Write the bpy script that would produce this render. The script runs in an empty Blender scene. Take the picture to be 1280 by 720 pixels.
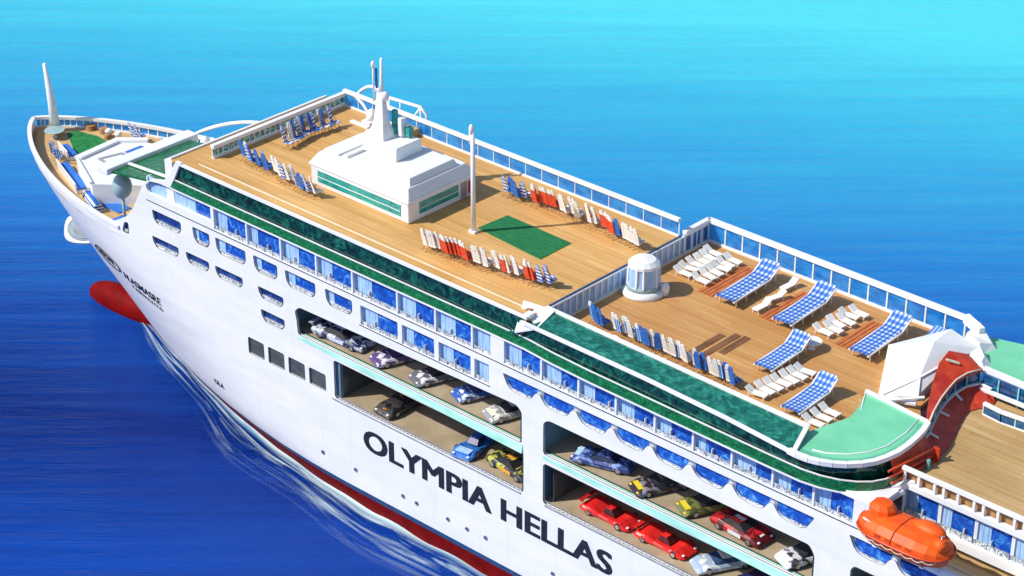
import bpy, math, random
from math import sin, cos, pi, radians, sqrt
from mathutils import Vector, Matrix
random.seed(7)
S = bpy.context.scene
COL = S.collection
SEA = -2.1

# ------------------------------------------------------------------ materials
def newmat(name):
    m = bpy.data.materials.new(name); m.use_nodes = True
    nt = m.node_tree; b = nt.nodes['Principled BSDF']
    return m, nt, b
def setin(b, **k):
    for n, v in k.items():
        n = n.replace('_', ' ')
        if n in b.inputs: b.inputs[n].default_value = v
def coords(nt, scale=(1, 1, 1), rot=0.0, kind='Object', loc=(0, 0, 0)):
    tc = nt.nodes.new('ShaderNodeTexCoord'); mp = nt.nodes.new('ShaderNodeMapping')
    mp.inputs['Scale'].default_value = scale; mp.inputs['Location'].default_value = loc
    out = mp.outputs['Vector']
    if rot:
        m0 = nt.nodes.new('ShaderNodeMapping'); m0.inputs['Rotation'].default_value = (0, 0, rot); nt.links.new(m0.outputs[0], mp.inputs['Vector']); mp = m0
    if kind == 'World':
        g = nt.nodes.new('ShaderNodeNewGeometry'); nt.links.new(g.outputs['Position'], mp.inputs['Vector'])
    else: nt.links.new(tc.outputs[kind], mp.inputs['Vector'])
    return out
def ramp(nt, fac, stops, interp='LINEAR'):
    r = nt.nodes.new('ShaderNodeValToRGB'); cr = r.color_ramp; cr.interpolation = interp
    while len(cr.elements) < len(stops): cr.elements.new(0.5)
    for e, (p, c) in zip(cr.elements, stops):
        e.position = p; e.color = (*c, 1)
    nt.links.new(fac, r.inputs['Fac']); return r.outputs['Color']
def noise(nt, vec, scale=1, detail=4, rough=.5, dist=0):
    n = nt.nodes.new('ShaderNodeTexNoise'); n.inputs['Scale'].default_value = scale
    n.inputs['Detail'].default_value = detail; n.inputs['Roughness'].default_value = rough; n.inputs['Distortion'].default_value = dist
    nt.links.new(vec, n.inputs['Vector']); return n.outputs['Fac']
def mix(nt, f, a, b, mode='MIX'):
    n = nt.nodes.new('ShaderNodeMix'); n.data_type = 'RGBA'; n.blend_type = mode
    for s, v in ((0, f), (6, a), (7, b)):
        if hasattr(v, 'links') or hasattr(v, 'is_linked'): nt.links.new(v, n.inputs[s])
        elif s == 0: n.inputs[0].default_value = v
        else: n.inputs[s].default_value = (*v, 1)
    return n.outputs[2]
def bump(nt, b, h, strength=.2, dist=.05):
    n = nt.nodes.new('ShaderNodeBump'); n.inputs['Strength'].default_value = strength; n.inputs['Distance'].default_value = dist
    nt.links.new(h, n.inputs['Height']); nt.links.new(n.outputs['Normal'], b.inputs['Normal'])
def nmat(name, c1, c2, scale=2.0, rough=.5, sc=(1, 1, 1), lo=.35, hi=.65, metallic=0, bm=0, spec=.5, kind='World', detail=4, dist=0):
    m, nt, b = newmat(name)
    f = noise(nt, coords(nt, sc, kind=kind), scale, detail, dist=dist)
    nt.links.new(ramp(nt, f, [(lo, c1), (hi, c2)]), b.inputs['Base Color'])
    setin(b, Roughness=rough, Metallic=metallic, Specular_IOR_Level=spec)
    if bm: bump(nt, b, f, bm)
    return m
M = {}
M['white'] = nmat('white_paint', (.76, .77, .79), (.85, .85, .85), .6, .35, sc=(.6, .6, 2))
M['hullwhite'] = nmat('hull_paint', (.80, .81, .83), (.87, .87, .87), .35, .22, sc=(.5, .5, 2.2))
def hullpaint():
    m, nt, b = newmat('hull_plating')
    v = coords(nt, (.5, .5, 2.2), 0, 'World'); f = noise(nt, v, .35, 5)
    base = ramp(nt, f, [(.35, (.79, .80, .82)), (.65, (.86, .86, .86))])
    g = nt.nodes.new('ShaderNodeNewGeometry'); sp = nt.nodes.new('ShaderNodeSeparateXYZ'); nt.links.new(g.outputs['Position'], sp.inputs[0])
    cb = nt.nodes.new('ShaderNodeCombineXYZ'); nt.links.new(sp.outputs['X'], cb.inputs['X']); nt.links.new(sp.outputs['Z'], cb.inputs['Y'])
    w = nt.nodes.new('ShaderNodeTexBrick'); nt.links.new(cb.outputs[0], w.inputs['Vector'])
    w.inputs['Color1'].default_value = (1, 1, 1, 1); w.inputs['Color2'].default_value = (.965, .97, .975, 1); w.inputs['Mortar'].default_value = (.86, .87, .89, 1)
    w.inputs['Scale'].default_value = 1; w.inputs['Mortar Size'].default_value = .012; w.inputs['Brick Width'].default_value = 7.0; w.inputs['Row Height'].default_value = 2.35
    base = mix(nt, 1.0, base, w.outputs['Color'], 'MULTIPLY')
    st = noise(nt, coords(nt, (1.3, 1.3, .09), 0, 'World'), 1.0, 6, .6)
    base = mix(nt, ramp(nt, st, [(.55, (0, 0, 0)), (.8, (.35, .35, .35))]), base, (.62, .60, .56))
    nt.links.new(base, b.inputs['Base Color']); setin(b, Roughness=.3)
    bump(nt, b, f, .08, .3)
    return m
M['hullwhite'] = hullpaint()
M['red_boot'] = nmat('red_bottom_paint', (.13, .0015, .002), (.20, .003, .003), .8, .6, spec=.06)
M['blue_line'] = nmat('blue_line_paint', (.008, .05, .14), (.015, .07, .2), 1, .4)
M['cream'] = nmat('cream_paint', (.7, .66, .5), (.78, .76, .66), 1.2, .5)
M['grey'] = nmat('grey_paint', (.25, .26, .3), (.36, .37, .41), 1.2, .5)
M['black'] = nmat('black_paint', (.012, .012, .015), (.025, .025, .03), 3, .4)
M['dark'] = nmat('dark_interior', (.03, .06, .085), (.05, .10, .13), .8, .5)
M['gwall'] = nmat('garage_wall', (.13, .24, .29), (.22, .34, .38), .5, .5, sc=(1, 1, .3))
M['gfloor'] = nmat('garage_floor', (.36, .28, .18), (.46, .37, .25), .5, .45)
M['seal'] = nmat('window_seal', (.02, .03, .03), (.05, .06, .05), 3, .5)
M['greyglass'] = nmat('grey_glass', (.06, .075, .075), (.10, .11, .11), 1, .18)
M['mint'] = nmat('mint_glass_edge', (.30, .66, .55), (.50, .82, .72), 1.4, .2, sc=(.3, 1, 1))
M['mintroof'] = nmat('mint_roof', (.16, .56, .33), (.20, .63, .38), .5, .35)
M['mintdark'] = nmat('mint_roof_border', (.10, .42, .27), (.14, .50, .32), .7, .4)
M['redwall'] = nmat('red_wall', (.42, .025, .012), (.62, .06, .02), .9, .4)
M['cyan'] = nmat('cyan_post', (.12, .5, .55), (.25, .65, .68), 1, .3)
M['orange'] = nmat('orange_hull', (.74, .085, .008), (.84, .12, .01), 1.1, .5, spec=.3)
M['orangedark'] = nmat('orange_trim', (.5, .05, .008), (.6, .07, .01), 1.1, .4)
M['rubber'] = nmat('rubber', (.012, .012, .012), (.03, .03, .03), 5, .7)
M['chrome'] = nmat('rim_metal', (.35, .36, .38), (.55, .56, .58), 5, .3, metallic=.8)
M['matgreen'] = nmat('green_turf', (.0, .12, .035), (.01, .19, .06), 3, .85, sc=(.4, 3, 1), bm=.3)
M['foremat'] = nmat('foredeck_turf', (.0, .14, .03), (.015, .24, .06), 1.6, .8, bm=.2)
M['yellow'] = nmat('yellow_paint', (.75, .55, .02), (.85, .68, .05), 2, .4)
M['redfab'] = nmat('red_fabric', (.62, .045, .015), (.78, .09, .03), 4, .8)
M['bluefab'] = nmat('blue_fabric', (.015, .12, .50), (.03, .2, .68), 4, .8)
M['whitefab'] = nmat('white_fabric', (.74, .72, .68), (.86, .85, .83), 4, .8)
M['wood'] = nmat('brown_wood', (.30, .14, .05), (.46, .25, .10), 2, .6, sc=(1, 1, .3))
M['orangestrip'] = nmat('orange_board', (.42, .10, .025), (.58, .20, .06), 2.0, .6, sc=(3, .5, 1))
M['shadowbrown'] = nmat('painted_shadow_brown', (.14, .06, .02), (.24, .11, .04), 2, .6, sc=(1, .2, 1))  # colours only the painted shadow strips on the pool deck
M['domegrey'] = nmat('teal_grey_dome', (.28, .42, .43), (.36, .50, .51), 1, .4)

def deckmat(name, c1, c2, c3, ang=0.0, line=1.0):
    m, nt, b = newmat(name)
    v = coords(nt, (.10, 1.6, 1), ang, 'World')
    f = noise(nt, v, 1.0, 5, .6)
    base = ramp(nt, f, [(.3, c1), (.5, c2), (.72, c3)])
    f2 = noise(nt, coords(nt, (.12, .2, 1), ang, 'World'), 1.0, 3)
    base = mix(nt, ramp(nt, f2, [(.4, (0, 0, 0)), (.65, (.55, .55, .55))]), base, c1)
    w = nt.nodes.new('ShaderNodeTexBrick'); nt.links.new(coords(nt, (1, 1, 1), ang, 'World'), w.inputs['Vector'])
    w.inputs['Color1'].default_value = (1, 1, 1, 1); w.inputs['Color2'].default_value = (.90, .87, .84, 1); w.inputs['Mortar'].default_value = (.50, .36, .24, 1)
    w.inputs['Scale'].default_value = 1; w.inputs['Mortar Size'].default_value = .012; w.inputs['Brick Width'].default_value = 5.5; w.inputs['Row Height'].default_value = .55
    base = mix(nt, line, base, w.outputs['Color'], 'MULTIPLY')
    nt.links.new(base, b.inputs['Base Color']); setin(b, Roughness=.55); bump(nt, b, f, .05)
    return m
M['deck'] = deckmat('sun_deck_planks', (.56, .31, .095), (.68, .40, .135), (.78, .50, .20))
M['pooldeck'] = deckmat('pool_deck_planks', (.50, .24, .07), (.58, .31, .105), (.68, .42, .17))
M['aftdeck'] = deckmat('aft_deck_planks', (.42, .26, .10), (.56, .38, .17), (.66, .47, .24))
M['foredeck'] = deckmat('fore_deck_planks', (.54, .33, .14), (.62, .40, .18), (.70, .47, .24), line=.5)

def glassy(name, cols, scale, rough=.12, sc=(1, 1, 1), dist=1.2, stops=None, detail=5):
    m, nt, b = newmat(name)
    f = noise(nt, coords(nt, sc, kind='World'), scale, detail, .6, dist)
    n = len(cols); stops = stops or [.3 + .4 * i / (n - 1) for i in range(n)]
    nt.links.new(ramp(nt, f, list(zip(stops, cols))), b.inputs['Base Color']); setin(b, Roughness=rough, Specular_IOR_Level=.55)
    return m
M['greenglass'] = glassy('dark_green_glass', [(.001, .012, .012), (.002, .035, .026), (.006, .085, .055), (.02, .20, .12)], 1.3, .12, stops=[.32, .47, .58, .72])
M['greenband'] = glassy('green_parapet_glass', [(.001, .035, .014), (.004, .12, .035), (.015, .26, .09)], 2.2, .25, sc=(1, 1, 2.5))
M['tealglass'] = glassy('teal_sloped_glass', [(.003, .05, .045), (.010, .13, .10), (.04, .28, .21)], 1.1, .2, sc=(1, 1.6, .6))
M['blueglass'] = glassy('blue_cabin_glass', [(.008, .06, .38), (.012, .10, .52), (.05, .24, .68), (.35, .60, .86)], 1.3, .14, stops=[.35, .52, .62, .78])
M['bluepanel'] = glassy('pale_blue_curtain', [(.22, .40, .72), (.36, .56, .83), (.50, .68, .88)], 1.0, .45, sc=(4, 1, .5))
M['navyglass'] = glassy('navy_window_glass', [(.006, .02, .10), (.012, .05, .25), (.06, .12, .30)], 1.2, .12)
M['tealwin'] = glassy('teal_deckhouse_glass', [(.004, .17, .17), (.01, .30, .28), (.05, .46, .42)], 1.0, .15, sc=(1, 1, 4))
M['deepblueglass'] = glassy('deep_blue_glass', [(.003, .03, .10), (.006, .06, .20), (.02, .22, .34)], .7, .12)
M['clutter'] = glassy('balcony_rail_mesh', [(.10, .14, .20), (.42, .46, .50), (.82, .83, .80)], 5.5, .5, stops=[.38, .5, .58])
M['greyglassblue'] = glassy('pale_grey_glass', [(.22, .28, .38), (.38, .44, .54)], 1.5, .2)

def railglass():
    m, nt, b = newmat('rail_glass')
    f = noise(nt, coords(nt, (.5, .5, 1), kind='World'), 1.5, 4)
    nt.links.new(ramp(nt, f, [(.35, (.01, .16, .55)), (.65, (.05, .34, .78))]), b.inputs['Base Color'])
    setin(b, Roughness=.08, Alpha=.55)
    return m
M['railglass'] = railglass()
def railteal():
    m, nt, b = newmat('rail_glass_teal')
    f = noise(nt, coords(nt, (1, 1, 1), kind='World'), 3.0, 2)
    nt.links.new(ramp(nt, f, [(.42, (.01, .18, .22)), (.6, (.30, .70, .66))]), b.inputs['Base Color'])
    setin(b, Roughness=.1, Alpha=.8)
    return m
M['railteal'] = railteal()

def check(name, c1, c2, sx, sy):
    m, nt, b = newmat(name)
    v = coords(nt, (sx, sy, 1), 0, 'Generated')
    sp = nt.nodes.new('ShaderNodeSeparateXYZ'); nt.links.new(v, sp.inputs[0])
    out = []
    for ax in ('X', 'Y'):
        a = nt.nodes.new('ShaderNodeMath'); a.operation = 'FRACT'; nt.links.new(sp.outputs[ax], a.inputs[0])
        g = nt.nodes.new('ShaderNodeMath'); g.operation = 'GREATER_THAN'; g.inputs[1].default_value = .58; nt.links.new(a.outputs[0], g.inputs[0]); out.append(g.outputs[0])
    s = nt.nodes.new('ShaderNodeMath'); s.operation = 'ADD'; nt.links.new(out[0], s.inputs[0]); nt.links.new(out[1], s.inputs[1])
    h = nt.nodes.new('ShaderNodeMath'); h.operation = 'MULTIPLY'; h.inputs[1].default_value = .5; nt.links.new(s.outputs[0], h.inputs[0])
    cm = tuple((a * .80 + b_ * .20) for a, b_ in zip(c1, c2))
    nt.links.new(ramp(nt, h.outputs[0], [(0.0, c1), (.4, cm), (.9, c2)], 'CONSTANT'), b.inputs['Base Color']); setin(b, Roughness=.8)
    return m
M['gingham'] = check('blue_gingham', (.01, .11, .50), (.62, .76, .90), 4.0, 12.0)
def stripes(name, c1, c2, n, ax='Z', cut=.5):
    m, nt, b = newmat(name)
    sp = nt.nodes.new('ShaderNodeSeparateXYZ'); nt.links.new(coords(nt, (n, n, n), 0, 'Generated'), sp.inputs[0])
    a = nt.nodes.new('ShaderNodeMath'); a.operation = 'FRACT'; nt.links.new(sp.outputs[ax], a.inputs[0])
    nt.links.new(ramp(nt, a.outputs[0], [(0, c1), (cut, c2)], 'CONSTANT'), b.inputs['Base Color']); setin(b, Roughness=.8)
    return m
M['stripeW'] = stripes('white_slat_fabric', (.86, .85, .83), (.50, .43, .36), 4.3, cut=.8)
M['stripeC'] = stripes('blue_white_fabric', (.015, .13, .56), (.80, .83, .88), 3.2)
M['stripeB'] = stripes('blue_stripe_fabric', (.03, .20, .62), (.55, .70, .88), 2.2, 'X', .66)

_pc = {}
def paint(c, rough=.25):
    k = (c, rough)
    if k not in _pc:
        c2 = tuple(min(1, v * 1.25 + .01) for v in c)
        _pc[k] = nmat('car_paint', c, c2, 2.5, rough, kind='Object', spec=.5)
    return _pc[k]
def livery(c, d):
    k = ('liv', c, d)
    if k not in _pc:
        _pc[k] = nmat('car_livery', c, d, 1.5, .3, kind='Object', lo=.44, hi=.50, detail=3, dist=1.0)
    return _pc[k]

# ------------------------------------------------------------------ mesh builder
class MB:
    def __init__(s): s.v = []; s.f = []; s.m = []; s.sm = []; s.uv = None
    def add(s, vs, fs, mi=0, sm=False):
        n = len(s.v); s.v += [tuple(v) for v in vs]
        for f in fs: s.f.append(tuple(i + n for i in f)); s.m.append(mi); s.sm.append(sm)
        return s
    def box(s, x0, x1, y0, y1, z0, z1, mi=0):
        return s.add([(x0, y0, z0), (x1, y0, z0), (x1, y1, z0), (x0, y1, z0), (x0, y0, z1), (x1, y0, z1), (x1, y1, z1), (x0, y1, z1)],
                     [(0, 3, 2, 1), (4, 5, 6, 7), (0, 1, 5, 4), (1, 2, 6, 5), (2, 3, 7, 6), (3, 0, 4, 7)], mi)
    def hexa(s, b, t, mi=0):
        return s.add(list(b) + list(t), [(0, 3, 2, 1), (4, 5, 6, 7), (0, 1, 5, 4), (1, 2, 6, 5), (2, 3, 7, 6), (3, 0, 4, 7)], mi)
    def bar(s, a, b, w, h, mi=0, upv=(0, 0, 1)):
        a = Vector(a); b = Vector(b); d = (b - a).normalized(); u = Vector(upv)
        if abs(d.dot(u)) > .99: u = Vector((0, 1, 0))
        sd = d.cross(u).normalized() * w / 2; up = sd.cross(d).normalized() * h / 2
        return s.hexa([a - sd - up, b - sd - up, b + sd - up, a + sd - up], [a - sd + up, b - sd + up, b + sd + up, a + sd + up], mi)
    def tube(s, pts, r, n=8, mi=0, cap=True):
        P = [Vector(p) for p in pts]; R = r if isinstance(r, (list, tuple)) else [r] * len(P)
        base = len(s.v); vs = []
        for i, p in enumerate(P):
            d = (P[min(i + 1, len(P) - 1)] - P[max(i - 1, 0)]).normalized()
            u = Vector((0, 0, 1)) if abs(d.z) < .95 else Vector((1, 0, 0))
            a = d.cross(u).normalized(); b = a.cross(d)
            for k in range(n):
                t = 2 * pi * k / n; vs.append(p + (a * cos(t) + b * sin(t)) * R[i])
        fs = []
        for i in range(len(P) - 1):
            for k in range(n):
                fs.append((i * n + k, i * n + (k + 1) % n, (i + 1) * n + (k + 1) % n, (i + 1) * n + k))
        s.add(vs, fs, mi, True)
        if cap:
            s.f.append(tuple(base + k for k in range(n))[::-1]); s.m.append(mi); s.sm.append(False)
            s.f.append(tuple(base + (len(P) - 1) * n + k for k in range(n))); s.m.append(mi); s.sm.append(False)
        return s
    def prism(s, poly, z0, z1, mi=0, mtop=None, mside=None):
        n = len(poly)
        a = sum(poly[i][0] * poly[(i + 1) % n][1] - poly[(i + 1) % n][0] * poly[i][1] for i in range(n))
        if a < 0: poly = poly[::-1]
        b = len(s.v)
        zf0 = z0 if callable(z0) else (lambda x, y: z0); zf1 = z1 if callable(z1) else (lambda x, y: z1)
        s.v += [(x, y, zf0(x, y)) for x, y in poly] + [(x, y, zf1(x, y)) for x, y in poly]
        s.f.append(tuple(b + i for i in range(n))[::-1]); s.m.append(mi); s.sm.append(False)
        s.f.append(tuple(b + n + i for i in range(n))); s.m.append(mi if mtop is None else mtop); s.sm.append(False)
        for i in range(n):
            j = (i + 1) % n; s.f.append((b + i, b + j, b + n + j, b + n + i)); s.m.append(mi if mside is None else mside); s.sm.append(False)
        return s
    def lathe(s, c, prof, n=24, mi=0, sx=1, sy=1, sm=True):
        vs = []; fs = []
        for r, z in prof:
            for k in range(n):
                t = 2 * pi * k / n; vs.append((c[0] + r * sx * cos(t), c[1] + r * sy * sin(t), c[2] + z))
        for i in range(len(prof) - 1):
            for k in range(n):
                fs.append((i * n + k, i * n + (k + 1) % n, (i + 1) * n + (k + 1) % n, (i + 1) * n + k))
        s.add(vs, fs, mi, sm)
        b = len(s.v) - len(vs)
        s.f.append(tuple(b + k for k in range(n))[::-1]); s.m.append(mi); s.sm.append(False)
        s.f.append(tuple(b + (len(prof) - 1) * n + k for k in range(n))); s.m.append(mi); s.sm.append(False)
        return s
    def ball(s, c, rx, ry, rz, n=16, mi=0):
        pr = []
        for i in range(9):
            t = -pi / 2 + pi * i / 8; pr.append((max(.001, cos(t)), sin(t) * rz))
        return s.lathe(c, [(r, z) for r, z in pr], n, mi, rx, ry)
    def build(s, name, mats, parent=None, bevel=0):
        me = bpy.data.meshes.new(name)
        xs = [v[0] for v in s.v]; ys = [v[1] for v in s.v]; zs = [v[2] for v in s.v]
        c = Vector(((min(xs) + max(xs)) / 2, (min(ys) + max(ys)) / 2, min(zs)))
        me.from_pydata([Vector(v) - c for v in s.v], [], s.f)
        if not isinstance(mats, (list, tuple)): mats = [mats]
        for m in mats: me.materials.append(M[m] if isinstance(m, str) else m)
        for p, mi, sm in zip(me.polygons, s.m, s.sm): p.material_index = mi; p.use_smooth = sm
        me.update()
        o = bpy.data.objects.new(name, me); COL.objects.link(o)
        w = c
        if parent is not None:
            o.parent = parent; w = c - wloc(parent)
        o.location = w
        if bevel:
            b = o.modifiers.new('b', 'BEVEL'); b.width = bevel; b.segments = 2; b.limit_method = 'ANGLE'; b.angle_limit = radians(40)
        return o
def wloc(o):
    l = Vector((0, 0, 0))
    while o is not None: l = l + o.location; o = o.parent
    return l
def tag(o, label=None, cat=None, group=None, kind=None):
    if label: o['label'] = label
    if cat: o['category'] = cat
    if group: o['group'] = group
    if kind: o['kind'] = kind
    return o
def thing(name, loc, label, cat, group=None, rz=0):
    o = bpy.data.objects.new(name, None); COL.objects.link(o); o.location = loc; o.rotation_euler = (0, 0, rz); o.empty_display_size = .2
    return tag(o, label, cat, group)
def dup(root, loc, rz, label, group=None):
    r = root.copy(); COL.objects.link(r); r.location = loc; r.rotation_euler = (0, 0, rz); r['label'] = label
    if group: r['group'] = group
    for ch in list(root.children):
        c = ch.copy(); COL.objects.link(c); c.parent = r
        for g in ch.children:
            d = g.copy(); COL.objects.link(d); d.parent = c
    return r
def ptxt(body, size, name, mat, parent, fn, ext=.03, bold=0, shear=0, sx=1.0):
    """lettering: text curve -> mesh, each (u,v,w) placed by fn"""
    cu = bpy.data.curves.new(name, 'FONT'); cu.body = body; cu.size = size; cu.extrude = ext; cu.offset = bold; cu.shear = shear
    cu.resolution_u = 4
    t = bpy.data.objects.new('t', cu); COL.objects.link(t)
    bpy.context.view_layer.update()
    me = bpy.data.meshes.new_from_object(t.evaluated_get(bpy.context.evaluated_depsgraph_get()))
    mb = MB(); mb.v = [fn(v.co.x * sx, v.co.y, v.co.z) for v in me.vertices]
    for p in me.polygons: mb.f.append(tuple(p.vertices)); mb.m.append(0); mb.sm.append(False)
    bpy.data.objects.remove(t); bpy.data.meshes.remove(me)
    return mb.build(name, mat, parent)

ORD = ['first', 'second', 'third', 'fourth', 'fifth', 'sixth', 'seventh', 'eighth', 'ninth', 'tenth', 'eleventh', 'twelfth', 'thirteenth', 'fourteenth', 'fifteenth', 'sixteenth', 'seventeenth', 'eighteenth', 'nineteenth', 'twentieth', 'twenty-first', 'twenty-second', 'twenty-third', 'twenty-fourth', 'twenty-fifth', 'twenty-sixth', 'twenty-seventh', 'twenty-eighth', 'twenty-ninth', 'thirtieth', 'thirty-first']

# ------------------------------------------------------------------ camera, sun, sky
fpx = 2832.0
CAMP = Vector((106.06, -113.49, 109.35))
cam = bpy.data.cameras.new('camera'); co = bpy.data.objects.new('camera', cam); COL.objects.link(co)
pt = radians(28.2); az = radians(47.4)
Fv = Vector((-cos(az) * cos(pt), sin(az) * cos(pt), -sin(pt)))
co.location = CAMP; co.rotation_euler = Fv.to_track_quat('-Z', 'Y').to_euler()
cam.sensor_width = 36; cam.lens = fpx / 1280 * 36; cam.clip_end = 6000; cam.clip_start = 1
S.camera = co
SUNEL = radians(44); sdir = Vector((-.60, -.80, 0)).normalized() * cos(SUNEL) + Vector((0, 0, sin(SUNEL)))
sl = bpy.data.lights.new('sun', 'SUN'); sl.energy = 4.6; sl.angle = radians(.5); sl.color = (1, .955, .87)
so = bpy.data.objects.new('sun', sl); COL.objects.link(so); so.rotation_euler = (-sdir).to_track_quat('-Z', 'Y').to_euler(); so.location = (-100, -100, 150)
w = bpy.data.worlds.new('World'); S.world = w; w.use_nodes = True
nt = w.node_tree; sk = nt.nodes.new('ShaderNodeTexSky'); sk.sky_type = 'NISHITA'; sk.sun_disc = False
sk.sun_elevation = SUNEL; sk.sun_rotation = math.atan2(sdir.x, sdir.y); sk.air_density = 1; sk.dust_density = .6; sk.ozone_density = 1.0
nt.links.new(sk.outputs[0], nt.nodes['Background'].inputs[0]); nt.nodes['Background'].inputs[1].default_value = .13
S.view_settings.view_transform = 'Standard'; S.view_settings.look = 'None'; S.view_settings.exposure = 0.05; S.view_settings.gamma = 1

# ------------------------------------------------------------------ sea
def seamat():
    m, nt, b = newmat('sea_water')
    # position along the camera-to-horizon direction over the ground
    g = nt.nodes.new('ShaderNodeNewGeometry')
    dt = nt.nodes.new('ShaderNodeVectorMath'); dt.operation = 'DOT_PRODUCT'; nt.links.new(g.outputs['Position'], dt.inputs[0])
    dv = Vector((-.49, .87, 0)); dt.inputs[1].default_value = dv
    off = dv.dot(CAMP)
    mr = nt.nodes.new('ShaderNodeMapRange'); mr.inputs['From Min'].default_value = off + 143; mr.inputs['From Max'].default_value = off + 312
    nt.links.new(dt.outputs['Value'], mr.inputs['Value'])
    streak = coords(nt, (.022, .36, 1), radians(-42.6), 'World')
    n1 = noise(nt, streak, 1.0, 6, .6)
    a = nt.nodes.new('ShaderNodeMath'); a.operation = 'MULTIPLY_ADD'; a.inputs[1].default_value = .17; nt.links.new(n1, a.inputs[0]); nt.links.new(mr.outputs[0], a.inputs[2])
    c = ramp(nt, a.outputs[0], [(.08, (.003, .055, .36)), (.23, (.0, .016, .15)), (.35, (.001, .05, .30)), (.48, (.010, .16, .52)), (.62, (.022, .30, .60)), (.76, (.035, .44, .66)), (.92, (.07, .64, .76))])  # sky reflection painted into the water colour, turquoise with distance from the camera
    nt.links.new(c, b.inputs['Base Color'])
    setin(b, Roughness=.2, IOR=1.33, Specular_IOR_Level=.16)
    n2 = noise(nt, coords(nt, (.07, .60, 1), radians(-42.6), 'World'), 1.0, 8, .62)
    n3 = noise(nt, coords(nt, (.5, 1.1, 1), radians(-35), 'World'), 1.0, 5, .6)
    ad = nt.nodes.new('ShaderNodeMath'); ad.operation = 'MULTIPLY_ADD'; ad.inputs[1].default_value = .35; nt.links.new(n3, ad.inputs[0]); nt.links.new(n2, ad.inputs[2])
    bump(nt, b, ad.outputs[0], .5, .9)
    return m
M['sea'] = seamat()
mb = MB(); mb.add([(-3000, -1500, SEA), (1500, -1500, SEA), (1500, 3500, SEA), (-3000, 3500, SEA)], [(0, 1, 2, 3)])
tag(mb.build('sea', 'sea'), 'open sea, deep blue near the hull, sky reflection painted turquoise far off', 'sea', kind='structure')

# ------------------------------------------------------------------ hull shape
CY = 9.75
def interp(x, T):
    if x <= T[0][0]: return T[0][1]
    for (a, b), (c, d) in zip(T, T[1:]):
        if x <= c: return b + (d - b) * (x - a) / (c - a)
    return T[-1][1]
XS = [(-6, -58.6), (-2.1, -59.2), (-.5, -59.9), (1, -61.1), (3.2, -63.8), (6.2, -67.5), (9.3, -70.7), (12, -72.6), (15.3, -74.0)]
LN = [(-6, 54), (-2, 50), (.75, 40), (4, 38), (8, 35), (12, 30), (15, 27)]
QQ = [(-6, 1.1), (1, 1.0), (7, .95), (11, .88), (15, .76)]
def hb(x, z):
    xs = interp(z, XS); t = (x - xs) / interp(z, LN)
    if t <= 0: return 0
    if t >= 1: g = 1
    else: g = (1 - (1 - t) ** 2) ** interp(z, QQ)
    r = 9.75 * g
    if z < 0: r -= .12 * (-z) ** 1.0
    return max(r, 0)
def hy(x, z): return CY - hb(x, z)

ship = thing('cruise_ship', (-12, CY, SEA), 'large white cruise ship with red waterline, open car decks and wooden sun decks', 'cruise ship')
def grid_hull(zs, x1, mats_for, name, smooth=True, xend=None):
    mb = MB(); ts = [0, .003, .01, .02, .035, .055, .08, .11, .15, .2, .26, .33, .41, .5, .6, .7, .8, .9, 1.0]
    rows = []
    for z in zs:
        xs0 = interp(z, XS); L = interp(z, LN)
        row = [(xs0 + L * t) for t in ts if xs0 + L * t < x1 - .6] 
        n = len(ts); row = [xs0 + (min(x1, xs0 + L) - xs0) * t for t in ts] 
        if xend: row += [xend]
        rows.append(row)
    n = len(rows[0])
    for side in (-1, 1):
        vs = []; fs = []; ms = []
        for z, row in zip(zs, rows):
            for x in row: vs.append((x, CY + side * hb(x, z), z))
        b = len(mb.v); mb.v += vs
        for i in range(len(zs) - 1):
            zm = (zs[i] + zs[i + 1]) / 2
            for k in range(n - 1):
                q = (b + i * n + k, b + i * n + k + 1, b + (i + 1) * n + k + 1, b + (i + 1) * n + k)
                if side == 1: q = q[::-1]
                mb.f.append(q); mb.m.append(mats_for(zm)); mb.sm.append(smooth)
    return mb
zs = [-5, -3.5, -2.1, -1.2, -.32, .18, 1, 2, 3.2, 4.6, 6.2, 7.9]
mb = grid_hull(zs, 60, lambda z: 0 if z > .18 else (2 if z > -.32 else 1), 'hull', xend=58)
up = [7.9, 9, 10.2, 11.4, 12.6, 13.6, 14.35]
m2 = grid_hull(up, -31, lambda z: 0, 'h', xend=-31)
n = len(mb.v); mb.v += m2.v; mb.f += [tuple(i + n for i in f) for f in m2.f]; mb.m += m2.m; mb.sm += m2.sm
mb.box(-31, 58, 19.42, 19.5, 7.9, 22, 0)
mb.box(57.8, 58, .2, 19.4, -5, 22, 0)
hull = mb.build('hull', ['hullwhite', 'red_boot', 'blue_line'], ship)
# bulbous bow
mb = MB(); pr = []
N = 20
vs = []; fs = []
secs = [(-66.6, .02), (-66.35, .5), (-65.8, .9), (-64.9, 1.25), (-63.5, 1.5), (-61.5, 1.6), (-59, 1.5), (-56.5, 1.2), (-53, .8)]
for x, r in secs:
    for k in range(N):
        t = 2 * pi * k / N; vs.append((x, CY + r * 1.0 * cos(t), -2.0 + r * 1.15 * sin(t) + (x + 66) * .05))
for i in range(len(secs) - 1):
    for k in range(N): fs.append((i * N + k, (i + 1) * N + k, (i + 1) * N + (k + 1) % N, i * N + (k + 1) % N))
mb.add(vs, fs, 0, True); mb.build('bulbous_bow', 'red_boot', ship)

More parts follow.
